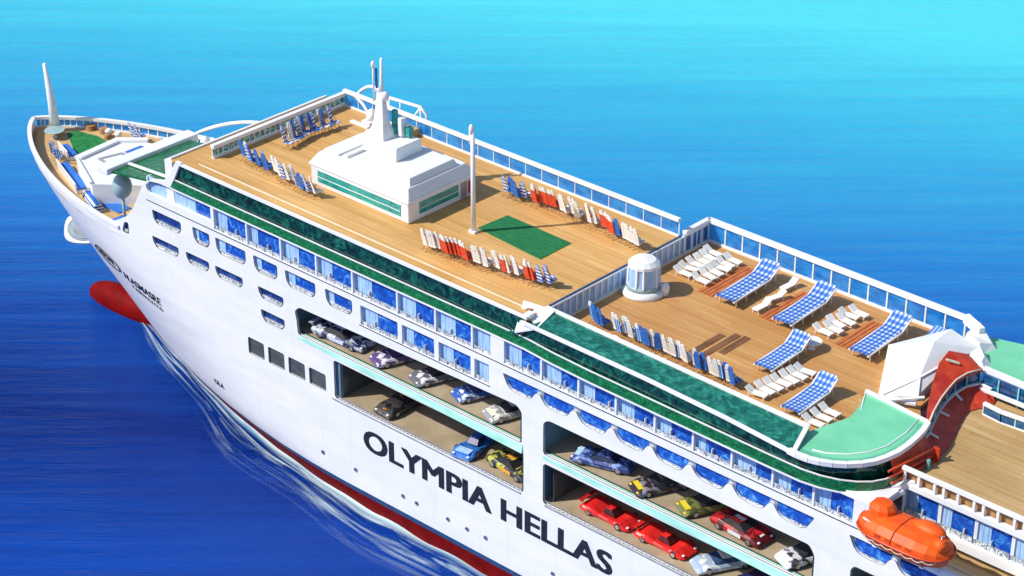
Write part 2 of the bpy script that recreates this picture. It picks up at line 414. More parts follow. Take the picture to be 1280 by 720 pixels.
# ---- 2D plates with rounded holes, from bezier-free poly curves
def rrect(x0, x1, z0, z1, r, n=5):
    P = []
    for cx, cz, a0 in ((x1 - r, z0 + r, -90), (x1 - r, z1 - r, 0), (x0 + r, z1 - r, 90), (x0 + r, z0 + r, 180)):
        for i in range(n + 1):
            a = radians(a0 + 90 * i / n); P.append((cx + r * cos(a), cz + r * sin(a)))
    return P
def rpoly(P, r, n=4):
    out = []
    for i in range(len(P)):
        a = Vector(P[i - 1]); b = Vector(P[i]); c = Vector(P[(i + 1) % len(P)])
        d1 = (a - b); d2 = (c - b); k = min(r, d1.length * .45, d2.length * .45)
        p1 = b + d1.normalized() * k; p2 = b + d2.normalized() * k
        for j in range(n + 1):
            t = j / n; q = p1 * (1 - t) ** 2 + b * 2 * t * (1 - t) + p2 * t * t; out.append((q.x, q.y))
    return out
def plate(outline, holes, th, y0):
    """a sheet in the XZ plane, thickness th, front face at y0, with holes"""
    cu = bpy.data.curves.new('pl', 'CURVE'); cu.dimensions = '2D'; cu.fill_mode = 'BOTH'; cu.extrude = th / 2
    for P in [outline] + holes:
        sp = cu.splines.new('POLY'); sp.points.add(len(P) - 1)
        for p, (x, z) in zip(sp.points, P): p.co = (x, z, 0, 1)
        sp.use_cyclic_u = True
    t = bpy.data.objects.new('t', cu); COL.objects.link(t); bpy.context.view_layer.update()
    me = bpy.data.meshes.new_from_object(t.evaluated_get(bpy.context.evaluated_depsgraph_get()))
    mb = MB(); mb.v = [(v.co.x, y0 + th / 2 - v.co.z, v.co.y) for v in me.vertices]
    for p in me.polygons: mb.f.append(tuple(p.vertices)); mb.m.append(0); mb.sm.append(False)
    bpy.data.objects.remove(t); bpy.data.meshes.remove(me)
    return mb
def ring(P, y, w, mb, mi=0, d=.06):
    """a thin raised trim that follows a hole outline"""
    c = Vector((sum(p[0] for p in P) / len(P), sum(p[1] for p in P) / len(P)))
    n = len(P); b = len(mb.v)
    for p in P:
        v = Vector(p); o = v + (v - c).normalized() * w * 1.0
        mb.v += [(v.x, y, v.y), (o.x, y, o.y), (v.x, y + d, v.y)]
    for i in range(n):
        j = (i + 1) % n
        mb.f.append((b + 3 * i, b + 3 * j, b + 3 * j + 1, b + 3 * i + 1)); mb.m.append(mi); mb.sm.append(False)
        mb.f.append((b + 3 * i, b + 3 * i + 2, b + 3 * j + 2, b + 3 * j)); mb.m.append(mi); mb.sm.append(False)

R3 = [(-42.9, -39.2), (-38.2, -35), (-34.2, -30.5), (-28.5, -25.2)]
R2 = [(-42.6, -38.6), (-37, -34.7), (-33.9, -29.9), (-28.9, -25.8), (-24.8, -21), (-19.8, -16.5)]
R2b = [(-15.5, -11.1), (-10.6, -6.9), (-6.4, -2.8), (-2.4, -.8)]
wins = []
def wpoly(x0, x1, z0, z1, cut=.45):
    return rpoly([(x0, z1), (x0 + cut * .3, z0 + cut), (x0 + cut * 1.3, z0), (x1 - cut * .8, z0), (x1, z0 + cut), (x1, z1)], .18, 3)
for a, b in R3: wins.append(('low', wpoly(a, b, 14.9, 15.95)))
wins.append(('low', wpoly(-28.3, -25.2, 12.65, 13.75)))
for a, b in R2[:1]: wins.append(('low', wpoly(a, b, 17.45, 18.7)))
for a, b in R2[1:]: wins.append(('mid', wpoly(a, b, 17.4, 18.85)))
wins.append(('low', rpoly([(-47.3, 14.9), (-46.3, 14.9), (-46.3, 16.1), (-46.9, 16.0)], .25, 3)))
holes = [p for _, p in wins]
sq = [(-30.25 + 2.65 * i, -28.15 + 2.65 * i) for i in range(4)]
sqp = [rrect(a, b, 8.55, 10.2, .18) for a, b in sq]
r1left = rpoly([(-43.3, 20.9), (-42.9, 20.3), (-41.5, 20.2), (-34.3, 20.2), (-34.3, 21.72), (-41.2, 21.72), (-42.6, 21.5)], .25, 3)
D1 = [-34.0, -29.6, -25.25, -20.8, -16.4, -11.1, -6.75, -2.65, 0.75, 4.75, 8.6, 12.35, 16.15, 19.8, 23.4, 27.1, 30.7, 34.2]
r1 = []
for a, b in zip(D1, D1[1:]):
    x0, x1 = a + .09, b - .09
    if abs(a + 2.65) < .01: x1 = -.6
    r1.append((x0, x1))
r1p = [rrect(a, b, 19.62, 21.72, .06, 2) for a, b in r1]
r2bp = [rrect(a, b, 16.95, 18.82, .08, 2) for a, b in R2b]
sc = []
SCX = [.75 + 3.78 * i for i in range(8)] + [34.0, 37.78, 41.56, 45.34]
def run(xs):
    P = [(xs[0], 18.72)]
    for i, a in enumerate(xs):
        if i: P.append((a + .12, 18.30))
        P += [(a + .45, 17.85), (a + .8, 17.55), (a + 1.3, 17.42), (a + 2.6, 17.38), (a + 3.0, 17.55), (a + 3.35, 18.1)]
        if i < len(xs) - 1: P.append((a + 3.6, 18.32))
    P.append((xs[-1] + 3.7, 18.72))
    return rpoly(P, .16, 3)
sc = [run(SCX[:8]), run(SCX[8:])]
gup = [rpoly([(-23.5, 13.0), (2.75, 13.0), (2.75, 15.9), (2.2, 16.35), (-23.2, 15.75), (-23.8, 15.2), (-23.6, 14.4)], .3, 4),
       rpoly([(5.05, 13.0), (31.2, 13.0), (31.2, 15.6), (30.7, 16.3), (5.6, 16.3), (5.05, 15.9)], .3, 4),
       rpoly([(34.3, 13.0), (52, 13.0), (52, 16.3), (34.6, 16.3), (34.3, 15.9)], .3, 4)]
glo = [rrect(-19.1, 2.95, 8.4, 12.15, .3), rrect(5.05, 31.2, 8.35, 12.15, .35), rrect(34.3, 52, 8.35, 12.15, .35)]
outline = [(-31, 7.9), (56, 7.9), (56, 19.3), (36.4, 19.3), (36.4, 21.85), (-39.7, 21.85), (-39.2, 22.6), (-38.2, 24.4), (-37.9, 24.75), (-38.6, 24.75), (-39.9, 22.9), (-40.6, 22.2), (-42.4, 21.75), (-43.6, 20.9), (-44.6, 19.2), (-45.5, 17.7), (-46.6, 16.6), (-47.8, 15.9), (-48.9, 15.3), (-49.4, 14.35), (-31, 14.35)]
mb = plate(outline, holes + sqp + [r1left] + r1p + r2bp + sc + gup + glo, .22, 0.0)
mb.build('side_wall', 'hullwhite', ship)
# dark seals round windows
for P in glo + gup:
    mb = MB(); ring(P, -.012, -.12, mb); mb.build('opening_trim', 'seal', ship)
# black groove under the cabin rows
mb = MB(); mb.box(-43.3, 36.2, -.02, .0, 19.42, 19.50); mb.box(-15.7, -.7, -.02, 0, 16.84, 16.92)
mb.build('rubbing_strake', 'black', ship)
# interior slabs behind the wall
mb = MB()
mb.box(-31, 56, 8.0, 19.4, -4, 21.8, 0)
mb.box(-40, 36, .23, 19.4, 19.3, 19.6, 0); mb.box(-40, 36.2, .23, 19.4, 16.3, 16.9, 0); mb.box(-40, 36, .23, 19.4, 21.75, 22.0, 0)
mb.box(-43.2, -40, 1.2, 9.5, 14.4, 20.6, 0); mb.box(-42.9, -40, .36, 1.2, 14.4, 20.1, 0); mb.box(-40, -31, 1.2, 19.3, 14.4, 21.75, 0)
mb.box(-46, -42.9, .36, 1.0, 14.2, 16.6, 0)
mb.build('inner_deck', 'white', ship)
# glass behind small windows
for kind, P in wins:
    x0 = min(p[0] for p in P); x1 = max(p[0] for p in P); z0 = min(p[1] for p in P); z1 = max(p[1] for p in P)
    mb = MB(); mb.box(x0, x1, .24, .32, z0, z1)
    wn = mb.build('window', 'navyglass' if kind == 'low' else 'blueglass', ship)
    m3 = MB(); ring(P, -.012, -.10, m3); m3.build('window_seal', 'seal', wn)
    m3 = MB(); m3.box(x0 + .1, x1 - .1, .10, .20, z0, z0 + .30); m3.build('sill', 'clutter', wn)
    if kind == 'mid':
        m3 = MB(); m3.box(x0, x0 + (x1 - x0) * .28, .20, .236, z0, z1); m3.build('curtain', 'bluepanel', wn)
for (a, b) in sq:
    mb = MB(); mb.box(a, b, .12, .2, 8.55, 10.2); sh_ = mb.build('shutter', 'greyglass', ship)
    m3 = MB(); ring(rrect(a, b, 8.55, 10.2, .18), -.012, -.06, m3); m3.build('window_seal', 'seal', sh_)
# balconies
def balcony(x0, x1, z0, z1, Y=0.0, cur=.42, rail=True, parent=ship, glass='blueglass', h=.42):
    mb = MB(); yb = Y + .75
    mb.box(x0 - .1, x1 + .1, Y + .23, yb, z0 - .08, z0 - .01, 0)
    mb.box(x0 - .12, x0, Y + .23, yb, z0, z1, 0); mb.box(x1, x1 + .12, Y + .23, yb, z0, z1, 0)
    b = mb.build('balcony', 'white', parent)
    if x1 - x0 > 2.4: cur += random.uniform(-.12, .1)
    xm = x0 + (x1 - x0) * cur
    m1 = MB(); m1.box(xm - .05, x1, Y + .40, Y + .46, z0, z1); m1.build('window', glass, b)
    m1 = MB(); k = 5
    for i in range(k):
        xa = x0 + (xm - x0) * i / k; xb = x0 + (xm - x0) * (i + 1) / k
        m1.box(xa, xb, Y + .36 - .02 * (i % 2), Y + .42, z0, z1)
    m1.build('curtain', 'bluepanel', b)
    if rail:
        m1 = MB(); m1.box(x0, x1, Y + .03, Y + .06, z0 + h, z0 + h + .03)
        nb = int((x1 - x0) / .9)
        for i in range(nb + 1):
            x = x0 + .02 + (x1 - x0 - .04) * i / nb; m1.box(x - .02, x + .02, Y + .04, Y + .07, z0, z0 + h)
        if x1 - x0 > 2.4:
            xc = x0 + (x1 - x0) * random.uniform(.3, .8)
            m2 = MB(); m2.box(xc, xc + .45, Y + .14, Y + .36, z0 + .2, z0 + .26); m2.box(xc, xc + .06, Y + .14, Y + .36, z0 + .2, z0 + .75); m2.box(xc + .38, xc + .44, Y + .14, Y + .36, z0, z0 + .2)
            m2.build('balcony_chair', 'whitefab', b)
        r = m1.build('railing', 'clutter', b)
        m1 = MB(); m1.box(x0, x1, Y + .09, Y + .12, z0, z0 + h * .92); m1.build('lower_panel', 'clutter', r)
    return b
balcony(-43.2, -34.35, 20.2, 21.72, cur=.78, rail=False)
for i, (a, b) in enumerate(r1): balcony(a, b, 19.62, 21.72, cur=[.42, .35, .48, .38, .4, .52][i % 6] if b - a > 2.5 else .95)
for i, (a, b) in enumerate(R2b): balcony(a, b, 16.95, 18.82, cur=[.5, .35, .4][i % 3] if b - a > 2.5 else .97)
for a in SCX:
    mb = MB(); mb.box(a + .35, a + 3.45, .30, .36, 17.2, 18.75); w_ = mb.build('window', 'blueglass', ship)
    m1 = MB(); m1.box(a - .35, a + .34, .26, .32, 17.6, 18.75); m1.build('side_panel', 'greyglassblue', w_)
    m1 = MB(); m1.box(a + .75, a + 3.1, .12, .18, 17.36, 17.58); m1.build('sill', 'clutter', w_)
for P in sc:
    mb = MB(); ring(P, -.012, .05, mb); mb.build('opening_trim', 'seal', ship)
# porthole-like hull fittings
for x, z in [(-20.96, 2.02), (-16.8, 1.99), (-10.97, 1.86), (-9.33, 1.86), (-5.63, 1.92), (-3.4, 1.95), (-1.28, 2.05), (6.2, 2.0), (8.6, 2.0)]:
    mb = MB(); y = hy(x, z) - .03
    P = [(x + .19 * cos(2 * pi * k / 14), y, z + .19 * sin(2 * pi * k / 14)) for k in range(14)]
    mb.tube(P + [P[0]], .045, 6, cap=False); p_ = mb.build('porthole', 'grey', ship)
    m1 = MB(); m1.add([(x + .16 * cos(2 * pi * k / 14), y - .01, z + .16 * sin(2 * pi * k / 14)) for k in range(14)], [tuple(range(14))]); m1.build('glass', 'navyglass', p_)

# ---- garage decks
mb = MB()
mb.box(-31, 56, .22, 8.0, 8.15, 8.40, 0); mb.box(-31, 56, .22, 8.0, 12.45, 12.95, 0)
mb.build('car_deck_floor', 'gfloor', ship)
mb = MB(); mb.box(-31, 56, 7.6, 8.0, 8.4, 12.45); mb.box(-31, 56, 7.6, 8.0, 12.95, 16.3)
for x in (-30.9, -20.2, 3.2, 31.6): mb.box(x, x + 1.6, .25, 7.6, 8.4, 12.45)
for x in (-30.9, 3.2, 31.6): mb.box(x, x + 1.6, .25, 7.6, 12.95, 16.3)
mb.box(-29, -24.6, .25, 7.6, 12.95, 16.3)
mb.build('bulkhead', 'gwall', ship)
for (a, b) in ((-23.6, 2.85), (5.05, 31.2), (34.3, 52)):
    x0 = a if a > 0 else -19.6
    mb = MB(); mb.hexa([(a, -.05, 12.55), (b, -.16, 12.15), (b, .3, 12.15), (a, .3, 12.5)], [(a, -.02, 12.88), (b, -.02, 12.88), (b, .45, 12.97), (a, .45, 12.97)])
    l_ = mb.build('glass_ledge', 'mint', ship)
    m1 = MB(); m1.box(a, b, .46, .50, 12.96, 13.08); m1.build('ledge_trim', 'seal', l_)
    mb = MB(); mb.box(x0 + .2, b - .2, -.10, .0, 8.18, 8.28); mb.box(x0 + .2, b - .2, .03, .07, 8.6, 8.66)
    for i in range(int((b - x0) / .45)): mb.box(x0 + .3 + i * .45, x0 + .34 + i * .45, .03, .06, 8.35, 8.66)
    mb.build('low_railing', 'grey', ship)
for x in (-18.6, 5.6):
    mb = MB(); mb.box(x, x + .06, .6, 5.5, 8.42, 12.1); mb.build('garage_partition', 'greyglass', ship)

# ---- ship name
def flat(x0, z0, dy=-.01):
    return lambda u, v, w: (x0 + u, hy(x0 + u, z0 + v) + dy - w, z0 + v)
def bold(u, v, w):
    return (-15.6 + u, -.012 - w, 4.82 + v)
cu_ = None
nm = ptxt('OLYMPIA HELLAS', 2.76, 'ship_name', 'black', ship, bold, .012, 0)
me = nm.data; wx = max(v.co.x for v in me.vertices) - min(v.co.x for v in me.vertices)
k = 27.85 / wx
base_v = [(v.co.x * k, v.co.y, v.co.z) for v in me.vertices]; base_f = [tuple(p.vertices) for p in me.polygons]
hm_ = MB()
for j, (dx, dz) in enumerate([(0, 0), (.13, .04), (-.13, .04), (.13, -.04), (-.13, -.04), (.065, 0), (-.065, 0)]):
    hm_.add([(x - 1.6 + dx, y - .012 - .003 * j, z * 1.06 + dz + 4.72) for x, y, z in base_v], base_f)
bpy.data.objects.remove(nm)
hm_.build('ship_name', 'black', ship)
def bent(x0, z0, sl=0):
    return lambda u, v, w: (x0 + u, hy(x0 + u, z0 + v - sl * u) - .02 - w, z0 + v - sl * u)
ptxt('N.ASMASRE', 1.2, 'bow_lettering', 'black', ship, bent(-49.4, 8.75, .05), .01, .02, shear=.1, sx=1.05)
ptxt('K.ASRTRTLETY.O', .62, 'bow_small_lettering', 'black', ship, bent(-48.4, 7.95, .05), .01, .0, sx=1.15)
ptxt('OLA', .8, 'draft_lettering', 'black', ship, bent(-36.6, 2.45, .0), .01, .02)
# oval emblem near the stem
mb = MB(); P = []
for k in range(33):
    t = 2 * pi * k / 32; x = -52.2 + 2.4 * cos(t) ; z = 9.75 + .75 * sin(t) - .10 * 2.4 * cos(t); P.append((x, hy(x, z) - .03, z))
mb.tube(P, .06, 6, cap=False); em = mb.build('oval_emblem', 'black', ship)
ptxt('MSOPR', .95, 'emblem_lettering', 'black', em, bent(-53.9, 9.65, .10), .01, .03, sx=1.0)

# ---- upper side bands
def ribbon(path0, path1, th=.06, mi=0, mb=None):
    """wall between a lower and an upper path (lists of xyz), thickness inward"""
    mb = mb or MB(); n = len(path0); b = len(mb.v)
    for p, q in zip(path0, path1): mb.v += [p, q]
    for i in range(n - 1):
        mb.f.append((b + 2 * i, b + 2 * i + 2, b + 2 * i + 3, b + 2 * i + 1)); mb.m.append(mi); mb.sm.append(False)
    b2 = len(mb.v)
    P = [Vector(p) for p in path0]
    for i, (p, q) in enumerate(zip(path0, path1)):
        d = P[min(i + 1, n - 1)] - P[max(i - 1, 0)]; nrm = Vector((-d.y, d.x, 0)).normalized() * th
        mb.v += [tuple(Vector(p) + nrm), tuple(Vector(q) + nrm)]
    for i in range(n - 1):
        mb.f.append((b2 + 2 * i, b2 + 2 * i + 1, b2 + 2 * i + 3, b2 + 2 * i + 2)); mb.m.append(mi); mb.sm.append(False)
        mb.f.append((b + 2 * i + 1, b + 2 * i + 3, b2 + 2 * i + 3, b2 + 2 * i + 1)); mb.m.append(mi); mb.sm.append(False)
        mb.f.append((b + 2 * i, b2 + 2 * i, b2 + 2 * i + 2, b + 2 * i + 2)); mb.m.append(mi); mb.sm.append(False)
    for i in (0, n - 1):
        mb.f.append((b + 2 * i, b + 2 * i + 1, b2 + 2 * i + 1, b2 + 2 * i)); mb.m.append(mi); mb.sm.append(False)
    return mb
RIM = [(3, 0), (29, -.95), (29.8, -1.0), (30.7, -.92), (31.5, -.68), (32.3, -.28), (33.1, .32), (33.8, 1.1), (34.3, 1.95), (34.6, 2.9), (34.8, 4), (34.82, 5.2), (34.7, 6.5), (34.5, 7.7), (34.2, 8.7)]
LOWR = [(3, .05), (27, -.55), (30.5, -.5), (32.4, .0), (33.8, .9), (34.7, 2.1), (35.1, 3.6)]
def lift(P, z): return [(x, y, z) for x, y in P]
# green parapet band: long straight, then bulging
BAND = [(-39.6, -.02), (3, -.02), (6, -.3), (10, -.48), (27, -.74), (30, -.74), (31.5, -.5), (32.8, -.05), (33.8, .55), (34.6, 1.3), (35.1, 2.2), (35.4, 3.6)]
mb = ribbon(lift(BAND, 21.86), [(x, y + .12, 22.68) for x, y in BAND]); mb.build('parapet_glass', 'greenband', ship)
mb = ribbon([(x, y + .08, 22.68) for x, y in BAND], [(x, y + .08, 22.76) for x, y in BAND], .10); mb.build('parapet_cap', 'white', ship)
mb = ribbon([(x, y - .05, 21.72) for x, y in BAND], [(x, y - .05, 21.84) for x, y in BAND], .32); mb.build('parapet_sill', 'white', ship)
# balcony deck floor behind parapet
mb = MB(); mb.prism([(-39.4, .2), (3, .2), (27, -.4), (30.5, -.35), (32.4, .2), (33.8, 1), (34.8, 2.1), (35.2, 3.6), (35.2, 10), (-39.4, 10)], 22.02, 22.1); mb.build('promenade_floor', 'greenband', ship)
# dark green window wall (recessed a little)
WALL = [(-39.2, .28), (3, .28)]
mb = ribbon(lift(WALL, 22.1), [(x, y - .08, 24.42) for x, y in WALL]); gw = mb.build('window_band', 'greenglass', ship)

W2 = [(3, .12), (28, -.52), (30.3, -.40), (31.9, .05), (33.4, 1.1), (34.3, 2.2), (34.8, 4)]
mb = ribbon(lift(W2, 22.1), lift(W2, 23.9)); gw = mb.build('window_band', 'greenglass', ship)
for i in range(9):
    x = 5 + i * 2.9; y = .2 - (x - 3) * .025; mb = MB(); mb.box(x, x + .12, y - .06, y + .0, 22.8, 23.75); mb.build('mullion', 'greenband', gw)

# ---- sun deck
mb = MB(); mb.box(-39.6, 3.2, .32, 19.2, 24.2, 24.5, 0); mb.build('sun_deck_floor', 'deck', ship)
mb = MB(); mb.box(-39.2, 3.1, .6, 19.1, 22.1, 24.19); mb.build('upper_house', 'white', ship)
mb = MB(); mb.bar((-38.3, .12, 24.53), (3.2, .12, 24.53), .22, .24); mb.bar((-39.7, .3, 24.53), (-39.7, 19.2, 24.53), .2, .24)
mb.box(2.7, 3.25, .3, .9, 24.4, 24.72)
mb.build('deck_edge', 'white', ship)
mb = MB(); mb.bar((-37, 1.3, 24.53), (2.6, 1.3, 24.53), .09, .06); mb.build('deck_line', 'cream', ship)
mb = MB()
mb.box(2.2, 2.7, .9, 1.6, 24.5, 24.62)
mb.box(2.85, 3.02, .14, .26, 23.2, 24.3); mb.build('corner_fittings', 'wood', ship)

def railing(path, zb, h, step, glass='railglass', top=.16, post=.07, name='railing', base=.10, mat='white', gh=None, parent=ship):
    mb = MB(); gl = []
    for (a, b) in zip(path, path[1:]):
        a = Vector((*a, 0)); b = Vector((*b, 0)); L = (b - a).length; n = max(1, round(L / step))
        mb.bar((a.x, a.y, zb + h), (b.x, b.y, zb + h), top * 1.3, top)
        if base: mb.bar((a.x, a.y, zb + base / 2), (b.x, b.y, zb + base / 2), base * 1.5, base)
        for i in range(n + 1):
            p = a.lerp(b, i / n)
            mb.bar((p.x, p.y, zb), (p.x, p.y, zb + h), post, post)
            if i < n:
                q = a.lerp(b, (i + 1) / n); gl.append((p, q))
    o = mb.build(name, mat, parent)
    if glass:
        for p, q in gl:
            m1 = MB(); d = (q - p).normalized() * (post * .6); p2 = p + d; q2 = q - d
            m1.bar((p2.x, p2.y, zb + base + (h - base) * .42), (q2.x, q2.y, zb + base + (h - base) * .42), .02, (h - base) * .8)
            m1.build('glass_panel', glass, o)
    return o
# far side rail of the sun deck and forward rail
railing([(-37, 19.0), (3.0, 19.0)], 24.5, 1.5, 1.9, top=.28, base=.16)
railing([(-37, 2.9), (-37, 19.0)], 24.5, 1.15, .62, glass='railteal', top=.34, post=.08, base=.2)
# bulkhead between sun deck and pool deck with glazed screen
mb = MB(); mb.box(3.22, 3.3, 2.4, 22.4, 22.9, 24.42); bk = mb.build('screen_glass', 'bluepanel', ship)
mb = MB(); mb.box(3.18, 3.42, 2.4, 22.5, 24.42, 24.56); m2 = MB(); m2.box(3.2, 3.6, 2.4, 22.5, 22.9, 23.05)
for i in range(27):
    y = 2.6 + i * .76; mb.box(3.3, 3.42, y, y + .14, 23.05, 24.42)
mb.build('screen_frame', 'white', bk); m2.build('screen_base', 'cream', bk)
mb = MB(); mb.box(3.12, 3.3, 2.6, 19.0, 24.565, 24.64); mb.build('blue_cap', 'blue_line', ship)

# ---- pool deck
mb = MB(); mb.prism([(3.3, 2.2), (28.5, 1.7), (33, 2.2), (33.8, 8.6), (31.5, 12), (31, 18), (31.5, 22.5), (3.3, 22.5)], 22.6, 22.9); mb.build('pool_deck_floor', 'pooldeck', ship)
mb = MB(); mb.box(3.3, 31, 19.4, 22.5, 21.4, 22.59); mb.box(3.3, 32, 19.3, 19.5, 16, 21.5); mb.build('far_side_house', 'white', ship)
railing([(3.4, 22.5), (28.5, 22.5)], 22.9, 2.0, 1.75, top=.34, post=.13, base=.2)
railing([(3.4, 19.2), (3.4, 22.5)], 22.9, 2.0, 1.1, top=.34, post=.12, base=.2)
# sloping teal glass with white frame
O0 = [(3, 0.0, 23.92), (29, -.95, 23.92)]; I0 = [(3.4, 2.35, 24.62), (28.6, 1.75, 24.62)]
mb = MB(); FR = [(2.6, 0, 24.05), (15, -.12, 24.03), (23, -.45, 24.0), (29.2, -.95, 23.97)]
GI = [(3.4, 2.3, 24.55), (15, 2.05, 24.55), (23, 1.85, 24.55), (28.6, 1.7, 24.55)]
mb.v = []; mb.f = []
for i in range(3):
    a, b_, c, d = FR[i], FR[i + 1], GI[i + 1], GI[i]
    mb.add([a, b_, c, d] + [(q[0], q[1], q[2] - .1) for q in (a, b_, c, d)], [(0, 1, 2, 3), (7, 6, 5, 4), (0, 4, 5, 1), (2, 6, 7, 3)])
sg = mb.build('sloped_glass', 'tealglass', ship)
mb = MB()
for k in range(1, 1): pass

for a, b_ in zip(FR, FR[1:]): mb.bar(a, b_, .26, .22)
mb.bar((3.2, 2.35, 24.6), (28.7, 1.75, 24.6), .30, .2)
mb.bar((28.55, 1.9, 24.62), (29.4, -.9, 24.05), .34, .18)
mb.build('glass_frame', 'white', sg)

mb = MB(); mb.box(3.4, 28.4, 2.2, 2.35, 22.9, 24.45); mb.build('coaming', 'cream', ship)
# white end plate at the step
mb = MB(); A, B, C_, D_ = (1.55, 1.5, 24.95), (4.2, 2.2, 24.75), (4.3, .05, 24.1), (2.3, -.35, 23.2)
mb.add([A, B, C_, D_, (A[0], A[1], A[2] - .15), (B[0], B[1], B[2] - .15), (C_[0], C_[1], C_[2] - .15), (D_[0], D_[1], D_[2] - .15)], [(3, 2, 1, 0), (4, 5, 6, 7), (0, 1, 5, 4), (1, 2, 6, 5), (2, 3, 7, 6), (3, 0, 4, 7)])
mb.build('end_plate', 'white', ship)
mb = MB(); mb.ball((1.9, -.05, 22.95), .38, .22, .2, 10); mb.build('corner_lamp', 'tealglass', ship)

# ---- deckhouse
mb = MB(); X0, X1, Y0, Y1 = -26.9, -15.0, 5.4, 13.4
def frust(mb, a, b, z0, z1, mi=0):
    mb.hexa([(a[0], a[2], z0), (a[1], a[2], z0), (a[1], a[3], z0), (a[0], a[3], z0)], [(b[0], b[2], z1), (b[1], b[2], z1), (b[1], b[3], z1), (b[0], b[3], z1)], mi)
dh = MB(); frust(dh, (X0, X1, Y0, Y1), (X0, X1, Y0, Y1), 24.5, 26.35)
house = dh.build('deckhouse', 'white', ship, bevel=.12)
mb = MB(); frust(mb, (X0 - .15, X1 + .15, Y0 - .15, Y1 + .15), (X0 - .1, X1 + .1, Y0 - .1, Y1 + .1), 26.36, 26.6); frust(mb, (X0 - .05, X1 + .05, Y0 - .05, Y1 + .05), (X0 + .55, X1 - .5, Y0 + .5, Y1 - .5), 26.6, 27.5)
mb.build('roof', 'white', house, bevel=.1)
mb = MB(); mb.box(X0 + .9, X1 - .9, Y0 - .05, Y0 - .01, 24.95, 26.05); wn = mb.build('window_band', 'tealwin', house)
mb = MB(); mb.box(X0 + .9, X1 - .9, Y0 - .08, Y0 - .05, 25.42, 25.48)
mb.box(X0 + .8, X1 - .8, Y0 - .07, Y0 - .005, 26.05, 26.12); mb.box(X0 + .8, X1 - .8, Y0 - .07, Y0 - .005, 24.88, 24.95)
mb.build('window_trim', 'white', house)
mb = MB(); mb.box(X1 + .01, X1 + .05, Y0 + 1.3, Y1 - 2.0, 25.05, 26.1); mb.build('window_band', 'tealwin', house)
mb = MB(); mb.box(X1 + .05, X1 + .075, Y0 + 1.3, Y1 - 2.0, 25.5, 25.55); mb.build('window_trim', 'white', house)
mb = MB(); mb.box(X1 + .0, X1 + .45, Y1 - .75, Y1 - .35, 24.9, 26.0); mb.build('fire_box', 'redwall', ship)
mb = MB(); frust(mb, (-22.6, -15.6, 6.2, 12.1), (-22.4, -15.9, 6.5, 11.8), 27.51, 28.1); mb.build('roof_step', 'white', house, bevel=.06)
mb = MB(); mb.box(-26.2, -24.4, 6.4, 11, 27.51, 27.68); mb.ball((-24.6, 11.8, 27.5), 1.9, 1.2, .45, 18); mb.box(-24.0, -23.5, 6.6, 12, 27.51, 27.75); mb.build('roof_hatch', 'white', house, bevel=.04)
mb = MB(); mb.box(X1 + .01, X1 + .05, Y1 - 1.7, Y1 - 1.0, 24.55, 26.1); d_ = mb.build('door', 'grey', house)
mb = MB(); mb.ball((X1 + .08, Y1 - 1.6, 25.3), .05, .05, .05, 6); mb.build('handle', 'chrome', d_)
# mast
MX, MY = -21.4, 9.3
mb = MB(); mb.hexa([(-22.6, 7.9, 28.1), (-18.9, 7.9, 28.1), (-18.9, 11.2, 28.1), (-22.6, 11.2, 28.1)], [(-22.4, 8.1, 29.1), (-19.0, 8.1, 29.3), (-19.0, 11.0, 29.3), (-22.4, 11.0, 29.1)])
mast = mb.build('mast_house', 'white', ship, bevel=.08)
mb = MB(); secs = [(-23.2, -20.4, 8.0, 10.6, 28.1), (-22.9, -21.0, 8.5, 10.1, 29.2), (-22.55, -21.4, 8.9, 9.7, 30.6), (-22.35, -21.55, 9.05, 9.55, 32.2), (-22.25, -21.65, 9.1, 9.5, 33.4)]
for a, b in zip(secs, secs[1:]): frust(mb, a[:4], b[:4], a[4], b[4] - .002)
mb.tube([(-21.9, 9.3, 33.3), (-21.85, 9.3, 34.2), (-21.8, 9.3, 36.4)], [.24, .15, .11], 8)
mb.tube([(-22.5, 9.0, 32.4), (-22.5, 9.0, 35.9)], .09, 6); mb.ball((-22.5, 9.0, 35.7), .2, .2, .35, 8); mb.bar((-22.5, 9, 33.4), (-21.8, 9.3, 33.4), .14, .14)
mb.ball((-21.6, 9.4, 33.0), .42, .4, .42, 10)
mb.build('mast', 'white', mast)
mb = MB(); mb.box(-22.33, -22.2, 9.04, 9.2, 33.6, 35.4); mb.build('mast_panel', 'navyglass', mast)
mb = MB(); mb.box(-21.35, -20.95, 9.9, 10.3, 29.4, 31.6); mb.build('mast_window', 'tealwin', mast)
mb = MB(); mb.box(-20.7, -20.3, 10.0, 10.6, 29.4, 31.0); mb.build('mast_fin', 'white', mast)
mb = MB(); mb.box(-20.2, -19.7, 10.3, 10.9, 29.4, 30.2); mb.build('mast_window', 'tealwin', mast)
# slender flag pole near the green mat
mb = MB(); mb.tube([(-10.05, 8.05, 24.5), (-10.05, 8.05, 33.9)], [.22, .17], 10); mb.ball((-10.12, 8.0, 33.8), .24, .24, .5, 10); mb.box(-10.4, -9.7, 7.8, 8.3, 24.5, 24.7); mb.tube([(-10.3, 8.0, 32.4), (-10.3, 8.0, 33.7)], .1, 6)
mb.build('pole_mast', 'white', ship)

